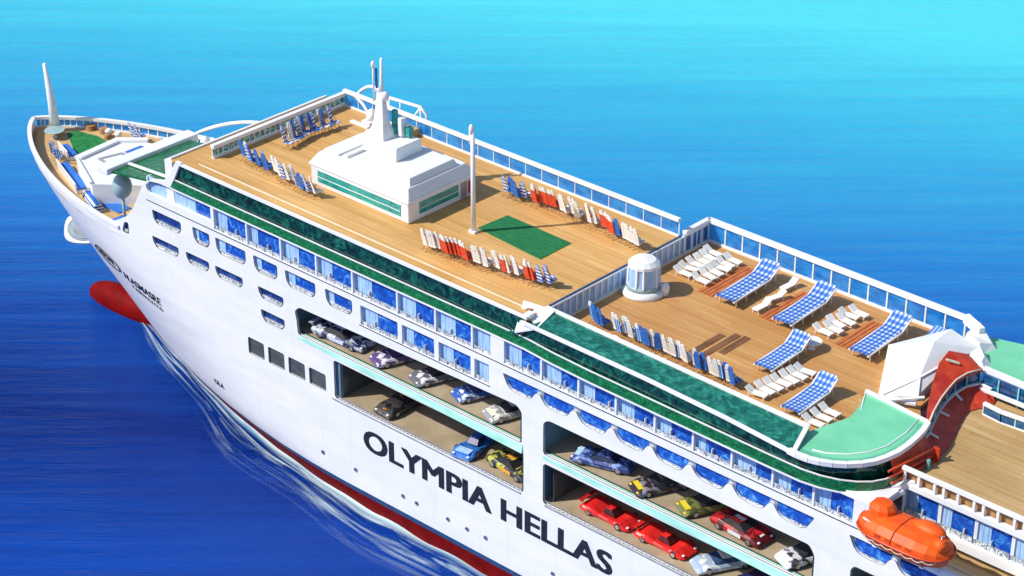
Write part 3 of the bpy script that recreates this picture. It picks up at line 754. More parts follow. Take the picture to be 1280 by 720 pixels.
# ---- arches and frame beyond the far rail
def arc(p0, p1, p2, n=14):
    a, b, c = Vector(p0), Vector(p1), Vector(p2)
    return [a * (1 - t) ** 2 + b * 2 * t * (1 - t) + c * t * t for t in [i / n for i in range(n + 1)]]
mb = MB(); mb.tube(arc((-59.0, 18.9, 14.9), (-52.5, 19.6, 18.9), (-45.5, 20.0, 19.0)), .2, 8); mb.tube([(-45.5, 20.0, 19.0), (-40, 19.4, 20.0)], .18, 8); mb.build('side_arch', 'white', ship)
mb = MB(); mb.tube(arc((-36.6, 19.4, 24.6), (-33.9, 20.2, 29.2), (-31.2, 19.6, 24.9)), .17, 8); mb.tube(arc((-37.2, 19.1, 25.6), (-35.2, 19.2, 26.3), (-33.2, 18.6, 24.6)), .15, 8)
mb.tube([(-32.2, 19.6, 26.6), (-27.6, 19.6, 26.9), (-26.9, 19.7, 26.3), (-27.0, 19.7, 23.6)], .15, 8)
for x in (-31.6, -30.2): mb.tube([(x, 19.6, 26.6), (x, 19.6, 24.6)], .07, 6)
mb.tube([(-27.6, 19.6, 26.8), (-28.9, 19.3, 24.8)], .11, 6); mb.tube([(-27.6, 19.6, 26.8), (-27.6, 19.7, 24.6)], .09, 6)
mb.build('boarding_frame', 'white', ship)
mb = MB(); mb.box(-32.9, -31.8, 17.2, 18.6, 24.5, 24.75); mb.lathe((-32.4, 18.1, 24.75), [(.55, 0), (.5, .5), (.3, .9), (.05, 1.05)], 12); mb.box(-33.8, -31.5, 16.6, 17.0, 24.5, 24.66); mb.build('deck_locker', 'white', ship)
mb = MB(); mb.box(-28.2, -27.0, 17.4, 18.8, 24.5, 25.25); mb.build('wooden_locker', 'deck', ship)

# ---- round booth on the pool deck
mb = MB(); c = (5.2, 11.8, 22.9); mb.lathe(c, [(1.75, 0), (1.75, .28), (1.45, .55)], 28); bo = mb.build('round_booth', 'white', ship)
mb = MB(); mb.lathe(c, [(1.38, .56), (1.35, .95)], 28); mb.build('lower_glazing', 'domegrey', bo)
mb = MB(); mb.lathe(c, [(1.36, .96), (1.3, 1.25), (1.22, 2.5)], 14, sm=False); mb.build('booth_glazing', 'bluepanel', bo)
mb = MB(); mb.lathe(c, [(1.32, 2.5), (1.3, 2.75), (.95, 3.05), (.2, 3.15)], 14, sm=False)
for k in (0, 2, 5, 9, 11, 12): t = 2 * pi * k / 14; mb.bar((c[0] + 1.34 * cos(t), c[1] + 1.34 * sin(t), c[2] + .9), (c[0] + 1.26 * cos(t), c[1] + 1.26 * sin(t), c[2] + 2.5), .14, .12)
mb.build('booth_roof', 'white', bo)
mb = MB(); mb.ball((6.9, 12.5, 23.6), .35, .35, .55, 10); mb.box(6.4, 7.0, 12.3, 12.8, 22.95, 23.5); mb.build('booth_box', 'white', bo)

# ---- mint awning at the end of the pool deck
AW = [(28.5, 1.9), (29.0, 3.6), (29.6, 5.6), (29.2, 7.4), (28.4, 9.3), (34.1, 8.7), (34.6, 6.5), (34.7, 4.0), (34.2, 2.0), (33.3, .75), (32, -.25), (30.5, -.75), (29.2, -.75)]
mb = MB(); mb.prism(AW, 23.7, 24.02); aw = mb.build('mint_awning', 'mintroof', ship)
mb = MB()
inner = [(33.4, 8.75), (33.8, 6.5), (33.8, 4.2), (33.3, 2.6), (32.4, 1.4), (31.2, .5), (30.2, .2)]
mb.tube([(x, y, 24.04) for x, y in inner[:7]], .06, 6); mb.build('awning_seam', 'white', aw)
BO = RIM[1:]; mb = MB(); n = len(BO)
in2 = [(x + (31.2 - x) * .16, y + (5.2 - y) * .14) for x, y in BO]
b = 0; mb.v = []
for (x, y), (u, v) in zip(BO, in2): mb.v += [(x, y, 24.025), (u, v, 24.025)]
for i in range(n - 1): mb.f.append((2 * i, 2 * i + 2, 2 * i + 3, 2 * i + 1)); mb.m.append(0); mb.sm.append(False)
mb.build('awning_border', 'mintdark', aw)
mb = MB()
for a, b in zip(BO, BO[1:]): mb.bar((*a, 24.0), (*b, 24.0), .42, .34)
mb.bar((34.2, 8.8, 24.05), (28.4, 9.35, 24.1), .26, .26); mb.bar((28.4, 9.3, 24.0), (29.6, 7, 23.95), .06, .2)
mb.build('awning_rim', 'white', aw)
# far awning
mb = MB(); mb.prism([(30.6, 22.6), (31.2, 18.9), (33.8, 18.2), (50, 17.8), (50, 24.5), (34, 23.6)], 23.75, 24.0); fa = mb.build('mint_awning', 'mintroof', ship)
mb = MB(); mb.bar((31.6, 18.3, 23.95), (50, 17.6, 23.95), .4, .36); mb.build('awning_rim', 'white', fa)
# far glass wall under it
mb = MB(); mb.box(33.2, 50, 17.75, 17.85, 22.1, 23.8); fg = mb.build('aft_glass_wall', 'deepblueglass', ship)
for i in range(9): mb = MB(); mb.box(34.5 + i * 1.7, 34.62 + i * 1.7, 17.65, 17.74, 22.1, 23.8); mb.build('mullion', 'cyan', fg)
mb = MB(); mb.bar((33.2, 17.4, 22.75), (50, 17.4, 22.75), .35, .2); mb.build('aft_bench', 'white', ship)
railing([(34.9, 15.2), (36.5, 15.0), (40, 15.3), (50, 16.2)], 22.16, .95, 1.3, glass='deepblueglass', top=.22, base=.1, name='aft_screen')
# red curved valance and glass
ARC = [(34.6, 6.2), (34.4, 7.6), (34.0, 9.2), (33.4, 10.7), (32.9, 12.2), (32.5, 13.7), (32.3, 15.2), (32.4, 16.6), (32.9, 17.7)]
mb = ribbon(lift(ARC, 22.7), lift(ARC, 24.0)); ag = mb.build('aft_glass_wall', 'deepblueglass', ship)
for i in range(1, 9):
    a = ARC[i]; mb = MB(); mb.tube([(a[0] + .12, a[1] - .06, 22.9), (a[0] + .12, a[1] - .06, 24.0)], .085 if i % 2 else .05, 6); mb.build('mullion', 'cyan', ag)
def strip(Pa, Pb, mb=None, th=.12):
    mb = mb or MB(); b = len(mb.v); n = len(Pa)
    for p, q in zip(Pa, Pb): mb.v += [p, q, (p[0], p[1], p[2] - th), (q[0], q[1], q[2] - th)]
    for i in range(n - 1):
        k = b + 4 * i
        for f in ((k, k + 1, k + 5, k + 4), (k + 2, k + 6, k + 7, k + 3), (k, k + 4, k + 6, k + 2), (k + 1, k + 3, k + 7, k + 5)): mb.f.append(f); mb.m.append(0); mb.sm.append(False)
    for k in (b, b + 4 * (n - 1)): mb.f.append((k, k + 2, k + 3, k + 1)); mb.m.append(0); mb.sm.append(False)
    return mb
inn = [(34.0, 8.8, 24.1), (33.2, 10.1, 24.12), (32.3, 11.8, 24.15), (31.4, 13.6, 24.3), (30.7, 15.4, 24.8), (30.5, 17.0, 25.1), (31.4, 18.3, 24.6)]
out = [(34.4, 8.7, 24.0), (33.75, 10.3, 24.0), (33.1, 12.3, 24.0), (32.75, 13.8, 24.0), (32.5, 15.2, 24.02), (32.6, 16.6, 24.05), (33.1, 17.8, 24.05)]
mb = strip(inn, out); rr = mb.build('red_canopy', 'redwall', ship)
mb = MB(); mb.tube([(p[0] - .1, p[1], p[2] + .1) for p in out], .07, 6); mb.build('canopy_trim', 'cream', rr)
mb = MB(); mb.bar((31.0, 15.9, 25.0), (31.7, 16.6, 24.65), .2, .12); mb.build('canopy_slat', 'cream', rr)
RI = ARC[1:] + [(34.0, 17.55)]
RO = [(35.9, 7.8), (35.6, 9.6), (35.1, 11.2), (34.5, 12.8), (34.1, 14.1), (34.0, 14.9), (34.3, 15.6), (34.9, 16.2), (34.7, 17.2)]
mb = strip([(x, y, 22.95) for x, y in RI], [(x, y, 22.25) for x, y in RO], th=.05)
ribbon([(35.3, 3.2, 22.17), (35.5, 4.8, 22.17), (35.6, 6.4, 22.17), (35.7, 7.7, 22.17)], [(34.8, 3.2, 23.7), (35.0, 4.8, 23.75), (34.95, 6.4, 23.75), (34.6, 7.7, 23.75)], mb=mb)
mb.build('red_skirting', 'redwall', ship)
mb = MB()
P = [(x + .12, y - .05, 23.0) for x, y in RI]
for a, b in zip(P, P[1:]): mb.bar(a, b, .2, .12)
mb.build('white_rail_top', 'white', ship)
for k, i in enumerate((1, 3, 5)):
    mb = MB(); mb.bar((RI[i][0] + .1, RI[i][1], 22.98), ((RI[i][0] + RO[i][0]) / 2, (RI[i][1] + RO[i][1]) / 2, 22.7), .16, .1); mb.build('rail_bracket', 'white', ship)
for k, dz in enumerate((0, -.45, -.85)):
    mb = MB(); mb.tube([(35.3 + k * .15, 2.2, 23.5 + dz), (35.75 + k * .1, 7.9, 23.1 + dz)], .09, 6); mb.build('red_pipe', ['orangedark', 'redwall', 'orangedark'][k], ship)
mb = MB(); mb.bar((35.9, 7.4, 22.17), (35.9, 7.4, 23.3), .5, .14); mb.build('red_bracket', 'redwall', ship)
for y in (4.2, 6.1):
    mb = MB(); mb.box(35.95, 36.15, y, y + .22, 21.0, 22.9); mb.build('glass_post', 'cyan', ship)

# ---- white faceted canopy (sail)
V = {'B': (28.5, 10.9, 23.0), 'A': (25.9, 15.9, 24.3), 'C': (30.2, 13.6, 24.1), 'D': (28.4, 20.6, 24.7), 'E': (31.7, 19.6, 24.6), 'F': (30.9, 17.3, 24.5), 'G': (29.4, 16.6, 25.6), 'H': (27.0, 20.2, 23.9), 'I': (30.9, 12.4, 23.3)}
lo = {k: (v[0], v[1], 22.9) for k, v in V.items()}
ks = list(V); vs = [V[k] for k in ks] + [lo[k] for k in ks]; ix = {k: i for i, k in enumerate(ks)}; n = len(ks)
tops = ['BCA', 'ACG', 'AGH', 'GDH', 'CFG', 'GFE', 'GED', 'BIC', 'CIF']
mb = MB(); fs = [tuple(ix[c] for c in t) for t in tops]
for a, b in ('AB', 'BI', 'IF', 'FE', 'ED', 'DH', 'HA'): fs.append((ix[a], ix[b], ix[b] + n, ix[a] + n))
mb.add(vs, fs); can = mb.build('white_canopy', 'white', ship)
mb = MB()
for (a, b) in (('B', 'C'), ('I', 'C'), ('C', 'F')):
    mb.bar(V[a], V[b], .22, .12)
mb.bar((28.6, 10.4, 23.25), (31.5, 11.4, 23.4), .5, .2); mb.bar((29.3, 9.8, 23.4), (31.9, 11.8, 23.9), .25, .12); mb.build('canopy_edge', 'white', can)
mb = MB()
mb.hexa([(29.6, 20.2, 23.6), (31.6, 19.4, 23.6), (32.4, 21.4, 23.6), (29.8, 22.4, 23.6)], [(29.8, 20.6, 24.9), (31.2, 20.2, 24.7), (31.7, 21.2, 24.4), (29.9, 22.2, 25.2)])
mb.hexa([(31.0, 18.4, 23.9), (33.2, 17.9, 23.9), (33.0, 19.2, 23.9), (31.4, 19.9, 23.9)], [(31.4, 18.7, 24.6), (32.6, 18.3, 24.45), (32.4, 19.0, 24.5), (31.6, 19.6, 24.8)])
mb.bar((28.5, 22.5, 24.9), (30.6, 21.4, 24.9), .5, .7); mb.build('canopy_cover', 'white', can)

# ---- aft deck and stern cabins
mb = MB(); mb.prism([(34.2, 3.7), (56, 3.7), (56, 19.4), (32, 19.4), (31.8, 12), (33, 8.5)], 21.8, 22.16); mb.build('aft_deck_floor', 'aftdeck', ship)
YS = 3.6
mb = MB(); mb.box(35.6, 56, YS + .9, 8, 18.2, 21.8); mb.box(35.6, 56, YS - .25, YS + .95, 18.9, 19.62); mb.box(35.6, 56, YS - .15, YS + .3, 21.85, 22.25); mb.build('stern_house', 'white', ship)
for i in range(7):
    x = 35.9 + i * 2.95; balcony(x, x + 2.7, 19.62, 21.85, Y=YS, cur=.35, h=.5)
mb = MB(); mb.bar((35.6, YS, 23.35), (56, YS, 23.35), .3, .26)
x = 35.7; k = 0
while x < 50: mb.box(x, x + .2, YS - .05, YS + .1, 22.25, 23.25); x += [1.15, 1.3, .75][k % 3]; k += 1
mb.build('aft_railing', 'white', ship)
mb = MB(); mb.box(35.6, 50, YS + .35, YS + .42, 22.1, 22.95); mb.build('deck_shade_panel', 'wood', ship)  # brown panel stands in for the shaded deck seen through the rail
mb = MB(); mb.box(36.3, 56, .45, YS + .9, 18.0, 18.25); mb.build('promenade_deck', 'aftdeck', ship)
mb = MB(); mb.bar((36.4, .1, 19.45), (56, .1, 19.45), .25, .2); mb.bar((37, 1.4, 18.9), (56, 1.4, 18.9), .1, .1); mb.box(36.4, 40, .3, 1.5, 18.26, 18.9); mb.build('promenade_rail', 'cream', ship)
mb = MB(); mb.bar((35.3, 2.8, 21.9), (36.4, 4.0, 22.2), .5, .4); mb.tube([(36.0, 3.4, 21.9), (36.0, 3.4, 19.6)], .12, 8); mb.bar((34.6, 1.2, 20.3), (36.2, 3.0, 21.9), .3, .3); mb.build('corner_bracket', 'white', ship)

# ---- foredeck
FD = []
for side in (-1, 1):
    row = []
    for t in [0, .01, .03, .06, .1, .16, .23, .32, .42, .55, .7, .85, 1.0]:
        x = -73.75 + 27 * t; row.append((x, CY + side * (hb(x, 14.3) - .05)))
    row.append((-38, CY + side * 9.6))
    FD.append(row)
mb = MB(); mb.prism(FD[0] + FD[1][::-1][:-1], 14.0, 14.2); mb.build('foredeck_floor', 'foredeck', ship)
# near bulwark (solid) and far glazed rail
def rimpath(side, t0, t1, n=26, z=15.3):
    P = []
    for i in range(n + 1):
        t = t0 + (t1 - t0) * i / n; t = t * t
        x = -73.9 + 27 * t; P.append((x, CY + side * hb(x, 14.35)))
    return P
near = rimpath(-1, .09, .985)[::-1]
far = rimpath(1, .09, .86)
mb = MB(); ribbon([(x, y, 14.3) for x, y in near[::-1]], [(x - .12, y - .06, 15.05) for x, y in near[::-1]], .14, mb=mb); mb.build('bulwark', 'white', ship)
mb = MB()
full = near + far
for a, b in zip(full, full[1:]): mb.bar((*a, 15.2), (*b, 15.2), .42, .30)
mb.build('bulwark_rail', 'white', ship)
mb = MB()
P = [(x + .35, y + .3) for x, y in near if x > -73]
for a, b in zip(P, P[1:]): mb.bar((*a, 14.3), (*b, 14.3), .12, .18)
mb.build('scupper_rail', 'wood', ship)
fr = MB(); Lh = []
for i, a in enumerate(far[2:]):
    fr.bar((a[0], a[1], 14.2), (a[0], a[1], 15.2), .12, .12)
for a, b in zip(far[2:], far[3:]): fr.bar((*a, 15.02), (*b, 15.02), .1, .08)
fo = fr.build('bow_railing', 'white', ship)
for a, b in zip(far[1:], far[2:]):
    m1 = MB(); m1.bar((*a, 14.68), (*b, 14.68), .02, .8); m1.build('glass_panel', 'railglass', fo)
mb = MB()
for a, b in zip(far[1:], far[2:]): mb.bar((a[0], a[1] - .12, 14.27), (b[0], b[1] - .12, 14.27), .22, .14)
mb.build('rail_kerb', 'white', fo)
railing([(-56.5, 18.6), (-38.5, 19.2)], 14.2, 1.0, 1.5, top=.25, base=.12)
# bow mast spike
mb = MB(); mb.tube([(-71.3, 10.6, 14.2), (-71.35, 10.5, 17.5), (-71.7, 10.3, 21.6)], [.52, .42, .16], 10); mb.build('bow_mast', 'white', ship)
mb = MB(); mb.lathe((-71.3, 10.6, 14.2), [(.7, 0), (.7, .35), (.5, .5)], 12); mb.build('mast_foot', 'wood', ship)
# skylight roof, beam, forward house
mb = MB(); mb.prism([(-48.6, .25), (-40.6, .25), (-40.6, 9.6), (-48.6, 9.6)], lambda x, y: 20.3 + (x + 48.6) * .16, lambda x, y: 20.5 + (x + 48.6) * .16); skl = mb.build('skylight_roof', 'greenband', ship)
mb = MB(); mb.bar((-48.4, 2.2, 20.7), (-41, 1.2, 21.9), .3, .14)

mb.build('glazing_bar', 'white', skl)
mb = MB(); mb.box(-49.9, -48.4, -.3, 10.6, 20.25, 20.9); mb.build('bridge_beam', 'white', ship, bevel=.1)
mb = MB(); mb.box(-47.6, -41.0, 4.2, 9.6, 14.2, 20.2); mb.box(-40.6, -39.6, .3, 19.1, 14.4, 24.2); mb.build('forward_house', 'white', ship)
mb = MB(); mb.ball((-48.9, 1.6, 18.4), .95, .95, 1.25, 18); mb.tube([(-48.9, 1.6, 14.2), (-48.9, 1.6, 17.4)], .15, 8); mb.tube([(-48.9, 1.6, 19.4), (-48.9, 1.6, 20.3)], .2, 8); mb.build('hanging_dome', 'domegrey', ship)
mb = MB(); mb.prism([(-60.6, 5.2), (-60.9, 10.4), (-58.7, 12.3), (-50, 13), (-50, 6.6), (-54.9, 2.6)], 14.2, 16.3); fh = mb.build('low_deckhouse', 'white', ship)
mb = MB(); mb.prism([(-60.7, 5.0), (-61.2, 10.6), (-58.8, 12.7), (-58.4, 12.2), (-60.4, 10.2), (-60.0, 5.3)], 16.31, 16.6); mb.bar((-60.4, 5.1, 16.4), (-55, 2.6, 16.4), .25, .2); mb.build('roof_rim', 'white', fh)
mb = MB(); mb.box(-58.3, -56.2, 9.3, 11.3, 16.31, 16.38); mb.build('blue_pool', 'bluefab', fh)
mb = MB(); mb.bar((-58.9, 6.6, 16.34), (-56.6, 6.4, 16.34), .35, .05); mb.bar((-58.3, 9, 16.34), (-55.6, 7.8, 16.34), .35, .05); mb.bar((-58.9, 6.6, 16.33), (-58.3, 9, 16.33), .35, .05); mb.build('stair_recess', 'grey', fh)
mb = MB(); mb.box(-54.6, -51.5, 2.9, 4.4, 14.21, 14.3); mb.build('blue_panel', 'bluefab', ship)
mb = MB(); mb.box(-49.6, -48.6, .5, 2.2, 14.21, 15.1); mb.build('blue_screen', 'bluefab', ship)
# rounded platform at the stem
mb = MB()
c = Vector((-68.6, 10.9, 3.9)); nr = Vector((.45, -.55, .70)).normalized(); ua = Vector((0, 0, 1)).cross(nr).normalized(); ub = nr.cross(ua)
def disc(r, e, sq=1.0, n=28):
    P = []
    for k in range(n):
        t = 2 * pi * k / n; cc, ss = cos(t), sin(t); f = 1 / (abs(cc) ** 3 + abs(ss) ** 3) ** (1 / 3) if sq > 1 else 1
        P.append(c + nr * e + ua * (r * cc * f) + ub * (r * ss * f * .8))
    return P
def slab(mb, r, e0, e1, sq, mi=0):
    A_, B_ = disc(r, e0, sq), disc(r * .97, e1, sq); n = len(A_); b = len(mb.v); mb.v += [tuple(p) for p in A_ + B_]
    mb.f.append(tuple(b + i for i in range(n))[::-1]); mb.m.append(mi); mb.sm.append(False); mb.f.append(tuple(b + n + i for i in range(n))); mb.m.append(mi); mb.sm.append(False)
    for i in range(n): j = (i + 1) % n; mb.f.append((b + i, b + j, b + n + j, b + n + i)); mb.m.append(mi); mb.sm.append(False)
slab(mb, 2.1, -.3, 0, 2); bp = mb.build('bow_platform', 'white', ship)
mb = MB(); slab(mb, 1.72, .01, .06, 1); mb.build('platform_ring', 'grey', bp)
mb = MB(); slab(mb, 1.45, .07, .12, 1); mb.build('platform_plate', 'domegrey', bp)
mb = MB(); slab(mb, 1.15, .125, .14, 1); mb.build('platform_cover', 'grey', bp)

# ================================================================== loose things
# ---- green mats
def mat_thing(name, poly, z, m, label, cat, th=.05, group=None):
    mb = MB(); mb.prism(poly, z, z + th); return tag(mb.build(name, m), label, cat, group)
mat_thing('turf_mat', [(-10.3, 8.8), (-10.05, 12.25), (-2.7, 12.0), (-2.65, 8.15)], 24.5, 'matgreen', 'green rectangular turf mat on the sun deck beside the slender pole', 'turf mat')
mat_thing('turf_mat', [(-70.0, 11.0), (-69.6, 12.0), (-67.0, 12.6), (-64.4, 12.3), (-62.4, 10.9), (-62.2, 8.3), (-63.6, 7.9), (-66.5, 9.1)], 14.2, 'foremat', 'green fan-shaped mat on the bow deck behind the bow mast', 'turf mat', .08)
for k, (x, y0, y1, lb) in enumerate([(9.05, 14.9, 20.9, 'orange slatted deck board between the white lounger block and the first checked daybed'), (15.3, 14.8, 20.6, 'orange slatted deck board between the lone white lounger pair and the second checked daybed'), (22.2, 15.3, 20.3, 'orange slatted deck board between the white lounger line and the far right checked daybed')]):
    mb = MB()
    for j in range(4): mb.box(x - .75 + j * .38, x - .45 + j * .38, y0, y1, 22.9, 22.96)
    tag(mb.build('deck_board', 'orangestrip'), lb, 'deck board', 'orange deck boards')

# ---- deck chairs
def chair_proto(kind, loc, label, group):
    r = thing('deck_chair', loc, label, 'deck chair', group)
    bm_, hm, sm_ = {'R': ('redfab', 'whitefab', 'redfab'), 'W': ('stripeW', 'whitefab', 'whitefab'), 'B': ('bluefab', 'bluefab', 'bluefab'), 'C': ('stripeC', 'stripeC', 'stripeC'), 'S': ('stripeB', 'whitefab', 'stripeB')}[kind]
    loc = Vector(loc)
    def P(x, y, z): return (loc.x + x, loc.y + y * 1.1, loc.z + z * 1.5)
    w_ = .262
    mb = MB(); mb.hexa([P(-w_, -.30, .42), P(w_, -.30, .42), P(w_, -.24, .42), P(-w_, -.24, .42)], [P(-w_, -.55, 1.12), P(w_, -.55, 1.12), P(w_, -.49, 1.12), P(-w_, -.49, 1.12)]); mb.build('backrest', bm_, r)
    mb = MB(); mb.hexa([P(-w_, -.56, 1.13), P(w_, -.56, 1.13), P(w_, -.48, 1.13), P(-w_, -.48, 1.13)], [P(-w_ * .5, -.65, 1.42), P(w_ * .5, -.65, 1.42), P(w_ * .5, -.58, 1.42), P(-w_ * .5, -.58, 1.42)]); mb.build('headrest', hm, r)
    mb = MB(); mb.hexa([P(-w_, -.30, .34), P(w_, -.30, .34), P(w_, .42, .42), P(-w_, .42, .42)], [P(-w_, -.30, .41), P(w_, -.30, .41), P(w_, .42, .49), P(-w_, .42, .49)]); mb.build('seat', sm_, r)
    mb = MB()
    for s in (-1, 1):
        mb.bar(P(s * .27, -.5, 0), P(s * .27, .35, .42), .035, .035); mb.bar(P(s * .27, .35, 0), P(s * .27, -.60, 1.2), .035, .035)
    mb.build('frame', 'wood', r)
    return r
protos = {}
CN = {'R': 'red and white deck chair', 'W': 'white slatted deck chair', 'B': 'plain blue deck chair', 'C': 'blue-white banded deck chair', 'S': 'pale blue striped deck chair'}
def chair(kind, loc, rz, label, group):
    if kind not in protos:
        protos[kind] = chair_proto(kind, loc, label, group); protos[kind].rotation_euler = (0, 0, rz); return protos[kind]
    return dup(protos[kind], loc, rz, label, group)
def row(s, p0, p1, z, where, group, frm='from left', curve=0, rz=0):
    n = len(s); k = 0
    for i, ch in enumerate(s):
        if ch == ' ': continue
        t = i / (n - 1); x = p0[0] + (p1[0] - p0[0]) * t; y = p0[1] + (p1[1] - p0[1]) * t + curve * sin(pi * t)
        jt = random.random()
        chair(ch, (x + random.uniform(-.05, .05), y + random.uniform(-.22, .22), z), rz + (random.uniform(-.45, .45) if jt > .8 else random.uniform(-.14, .14)), f'{CN[ch]}, {ORD[k]} {frm} {where}', group); k += 1
row('WWWW RRRRRRRR WWWW WW RWWW RRR CCC', (-10.6, 3.3), (1.2, 5.2), 24.5, 'in the row before the green mat', 'deck chairs in front of the green mat', curve=-.2)
row('CBBBC RRRRRR WWWWW RWW RRRRB WWWW', (-12.6, 15.0), (2.0, 15.0), 24.5, 'in the row behind the green mat', 'deck chairs behind the green mat', curve=.7)
row('BWCB BCB WWWCWW', (-34.6, 4.7), (-27.6, 4.1), 24.5, 'in the forward sun deck row', 'deck chairs in the forward sun deck row')
row('CBCW', (-26.6, 3.9), (-24.4, 3.7), 24.5, 'in the short set by the deckhouse', 'deck chairs near the deckhouse corner')
row('CWBCWB', (-33.6, 8.9), (-34.1, 11.8), 24.5, 'in the cross row nearer the deckhouse', 'deck chairs in the near cross row', rz=-1.2)
row('BCWBC', (-34.0, 12.5), (-33.8, 14.6), 24.5, 'in the cross row nearer the far rail', 'deck chairs in the far cross row', rz=-1.2)
row('SBBB  WSWSW SBBWB WWWSWW WBB WWSBWB', (5.6, 5.2), (19.9, 5.0), 22.9, 'along the sloped teal glass', 'deck chairs along the sloped teal glass')
row('CC', (-63.6, 14.6), (-62.8, 14.8), 14.2, 'in the pair behind the fan-shaped mat', 'deck chairs behind the fan-shaped mat')
row('CCC', (-61.9, 14.0), (-60.2, 13.6), 14.2, 'in the trio by the low bow deckhouse', 'deck chairs beside the low white deckhouse')

# ---- blue checked daybeds
def daybed(loc, L, W, rz, label):
    r = thing('daybed', (0, 0, 0), label, 'daybed', 'blue checked daybeds')
    mb = MB(); n = 14
    # mattress cross sections along y, head rises at far end
    vs = []; fs = []
    for i in range(n + 1):
        t = i / n; y = -L / 2 + L * t; z = .80 + (.75 * max(0, (t - .78) / .22) ** 1.4) - .12 * sin(pi * min(1, t / .8))
        for x, dz in ((-W / 2, 0), (-W / 2, .12), (W / 2, .12), (W / 2, 0)): vs.append((x, y, z + dz))
    for i in range(n):
        for a, b in ((0, 1), (1, 2), (2, 3), (3, 0)): fs.append((i * 4 + a, i * 4 + b, i * 4 + 4 + b, i * 4 + 4 + a))
    fs += [(0, 3, 2, 1), (n * 4, n * 4 + 1, n * 4 + 2, n * 4 + 3)]
    mb.add(vs, fs); mb.build('mattress', 'gingham', r)
    mb = MB()
    for s in (-1, 1): mb.bar((s * (W / 2 + .06), -L / 2, .72), (s * (W / 2 + .06), L * .30, .74), .12, .14); mb.bar((s * (W / 2 + .06), L * .28, .74), (s * (W / 2 + .06), L / 2, 1.45), .12, .14)
    mb.build('frame', 'white', r)
    for s in (-1, 1):
        for k in range(5):
            y = -L / 2 + .5 + (L - 1.0) * k / 4; mb = MB(); mb.tube([(s * (W / 2 - .02), y, 0), (s * (W / 2 - .02), y, .72 + (.5 if k == 4 else 0))], .06, 6); mb.build('leg', 'cream', r)
    r.location = loc; r.rotation_euler = (0, 0, rz)
    return r
for (x, y, L, W, lb) in [(11.45, 17.4, 6.4, 1.6, 'blue and white checked daybed nearest the white lounger block'), (17.0, 17.4, 6.3, 1.6, 'blue and white checked daybed, middle of the three along the far rail'), (24.2, 17.4, 6.2, 1.55, 'blue and white checked daybed next to the white faceted canopy'), (20.2, 10.2, 5.2, 1.45, 'blue and white checked daybed with the white round table at its head'), (25.4, 6.5, 5.0, 1.45, 'blue and white checked daybed nearest the mint awning')]:
    daybed((x, y, 22.9), L, W, radians(2), lb)
mb = MB(); mb.hexa([(26.4, 20.0, 22.9), (27.6, 20.0, 22.9), (27.6, 21.6, 22.9), (26.4, 21.6, 22.9)], [(26.4, 20.0, 23.3), (27.6, 20.0, 23.3), (27.6, 21.6, 23.9), (26.4, 21.6, 23.9)]); tag(mb.build('footstool', 'gingham'), 'small blue checked footstool half hidden behind the white canopy', 'footstool')

# ---- white loungers
def lounger(loc, L, rz, label, group):
    r = thing('sun_lounger', (0, 0, 0), label, 'sun lounger', group)
    W = .62
    mb = MB(); mb.hexa([(-L / 2, -W / 2, .30), (L * .18, -W / 2, .30), (L * .18, W / 2, .30), (-L / 2, W / 2, .30)], [(-L / 2, -W / 2, .40), (L * .18, -W / 2, .40), (L * .18, W / 2, .40), (-L / 2, W / 2, .40)]); mb.build('seat', 'whitefab', r)
    mb = MB(); mb.hexa([(L * .19, -W / 2, .31), (L / 2, -W / 2, .66), (L / 2, W / 2, .66), (L * .19, W / 2, .31)], [(L * .17, -W / 2, .41), (L / 2 - .05, -W / 2, .76), (L / 2 - .05, W / 2, .76), (L * .17, W / 2, .41)]); mb.build('backrest', 'whitefab', r)
    for sx in (-.42, .3):
        for sy in (-1, 1): mb = MB(); mb.box(L * sx - .03, L * sx + .03, sy * W * .45 - .03, sy * W * .45 + .03, 0, .3); mb.build('leg', 'white', r)
    r.location = loc; r.rotation_euler = (0, 0, rz); return r
LP = None
def loungers(spots, group):
    global LP
    for x, y, rz, lb in spots:
        if LP is None: LP = lounger((x, y, 22.9), 1.75, rz, lb, group)
        else: dup(LP, (x, y, 22.9), rz, lb, group)
sp = []
for c in range(2):
    for j in range(6):
        sp.append((5.75 + c * 1.9 - .06 * j + random.uniform(-.08, .08), 16.2 + j * .88 + random.uniform(-.08, .08), pi + random.uniform(-.16, .16), f'white lounger, {ORD[j]} from front, {["left", "right"][c]} column of the block by the corner screen'))
loungers(sp, 'white loungers by the corner screen')
loungers([(14.0, 15.9, 1.5, 'white sun lounger lying lengthwise left of the middle rail daybed, nearer the viewer'), (13.9, 17.9, 1.3, 'white sun lounger lying lengthwise left of the middle rail daybed, between its two neighbours'), (13.5, 20.2, 1.5, 'white sun lounger with raised head close to the far rail left of the middle daybed')], 'white loungers left of the middle daybed')
loungers([(19.9 + .35 * (j % 2), 15.9 + j * .86, pi + random.uniform(-.15, .15), f'white sun lounger, {ORD[j]} from front in the line right of the middle daybed') for j in range(6)], 'white loungers right of the middle daybed')
loungers([(21.8 + .12 * j, 4.9 + j * .84, pi + random.uniform(-.15, .15), f'white sun lounger, {ORD[j]} from front in the line between the two near daybeds') for j in range(7)], 'white loungers between the near daybeds')
loungers([(27.3, 4.4 + j * 1.0, pi / 2 + 1.5 + random.uniform(-.15, .15), f'white sun lounger, {ORD[j]} from front in the short line against the mint awning') for j in range(3)], 'white loungers against the mint awning')
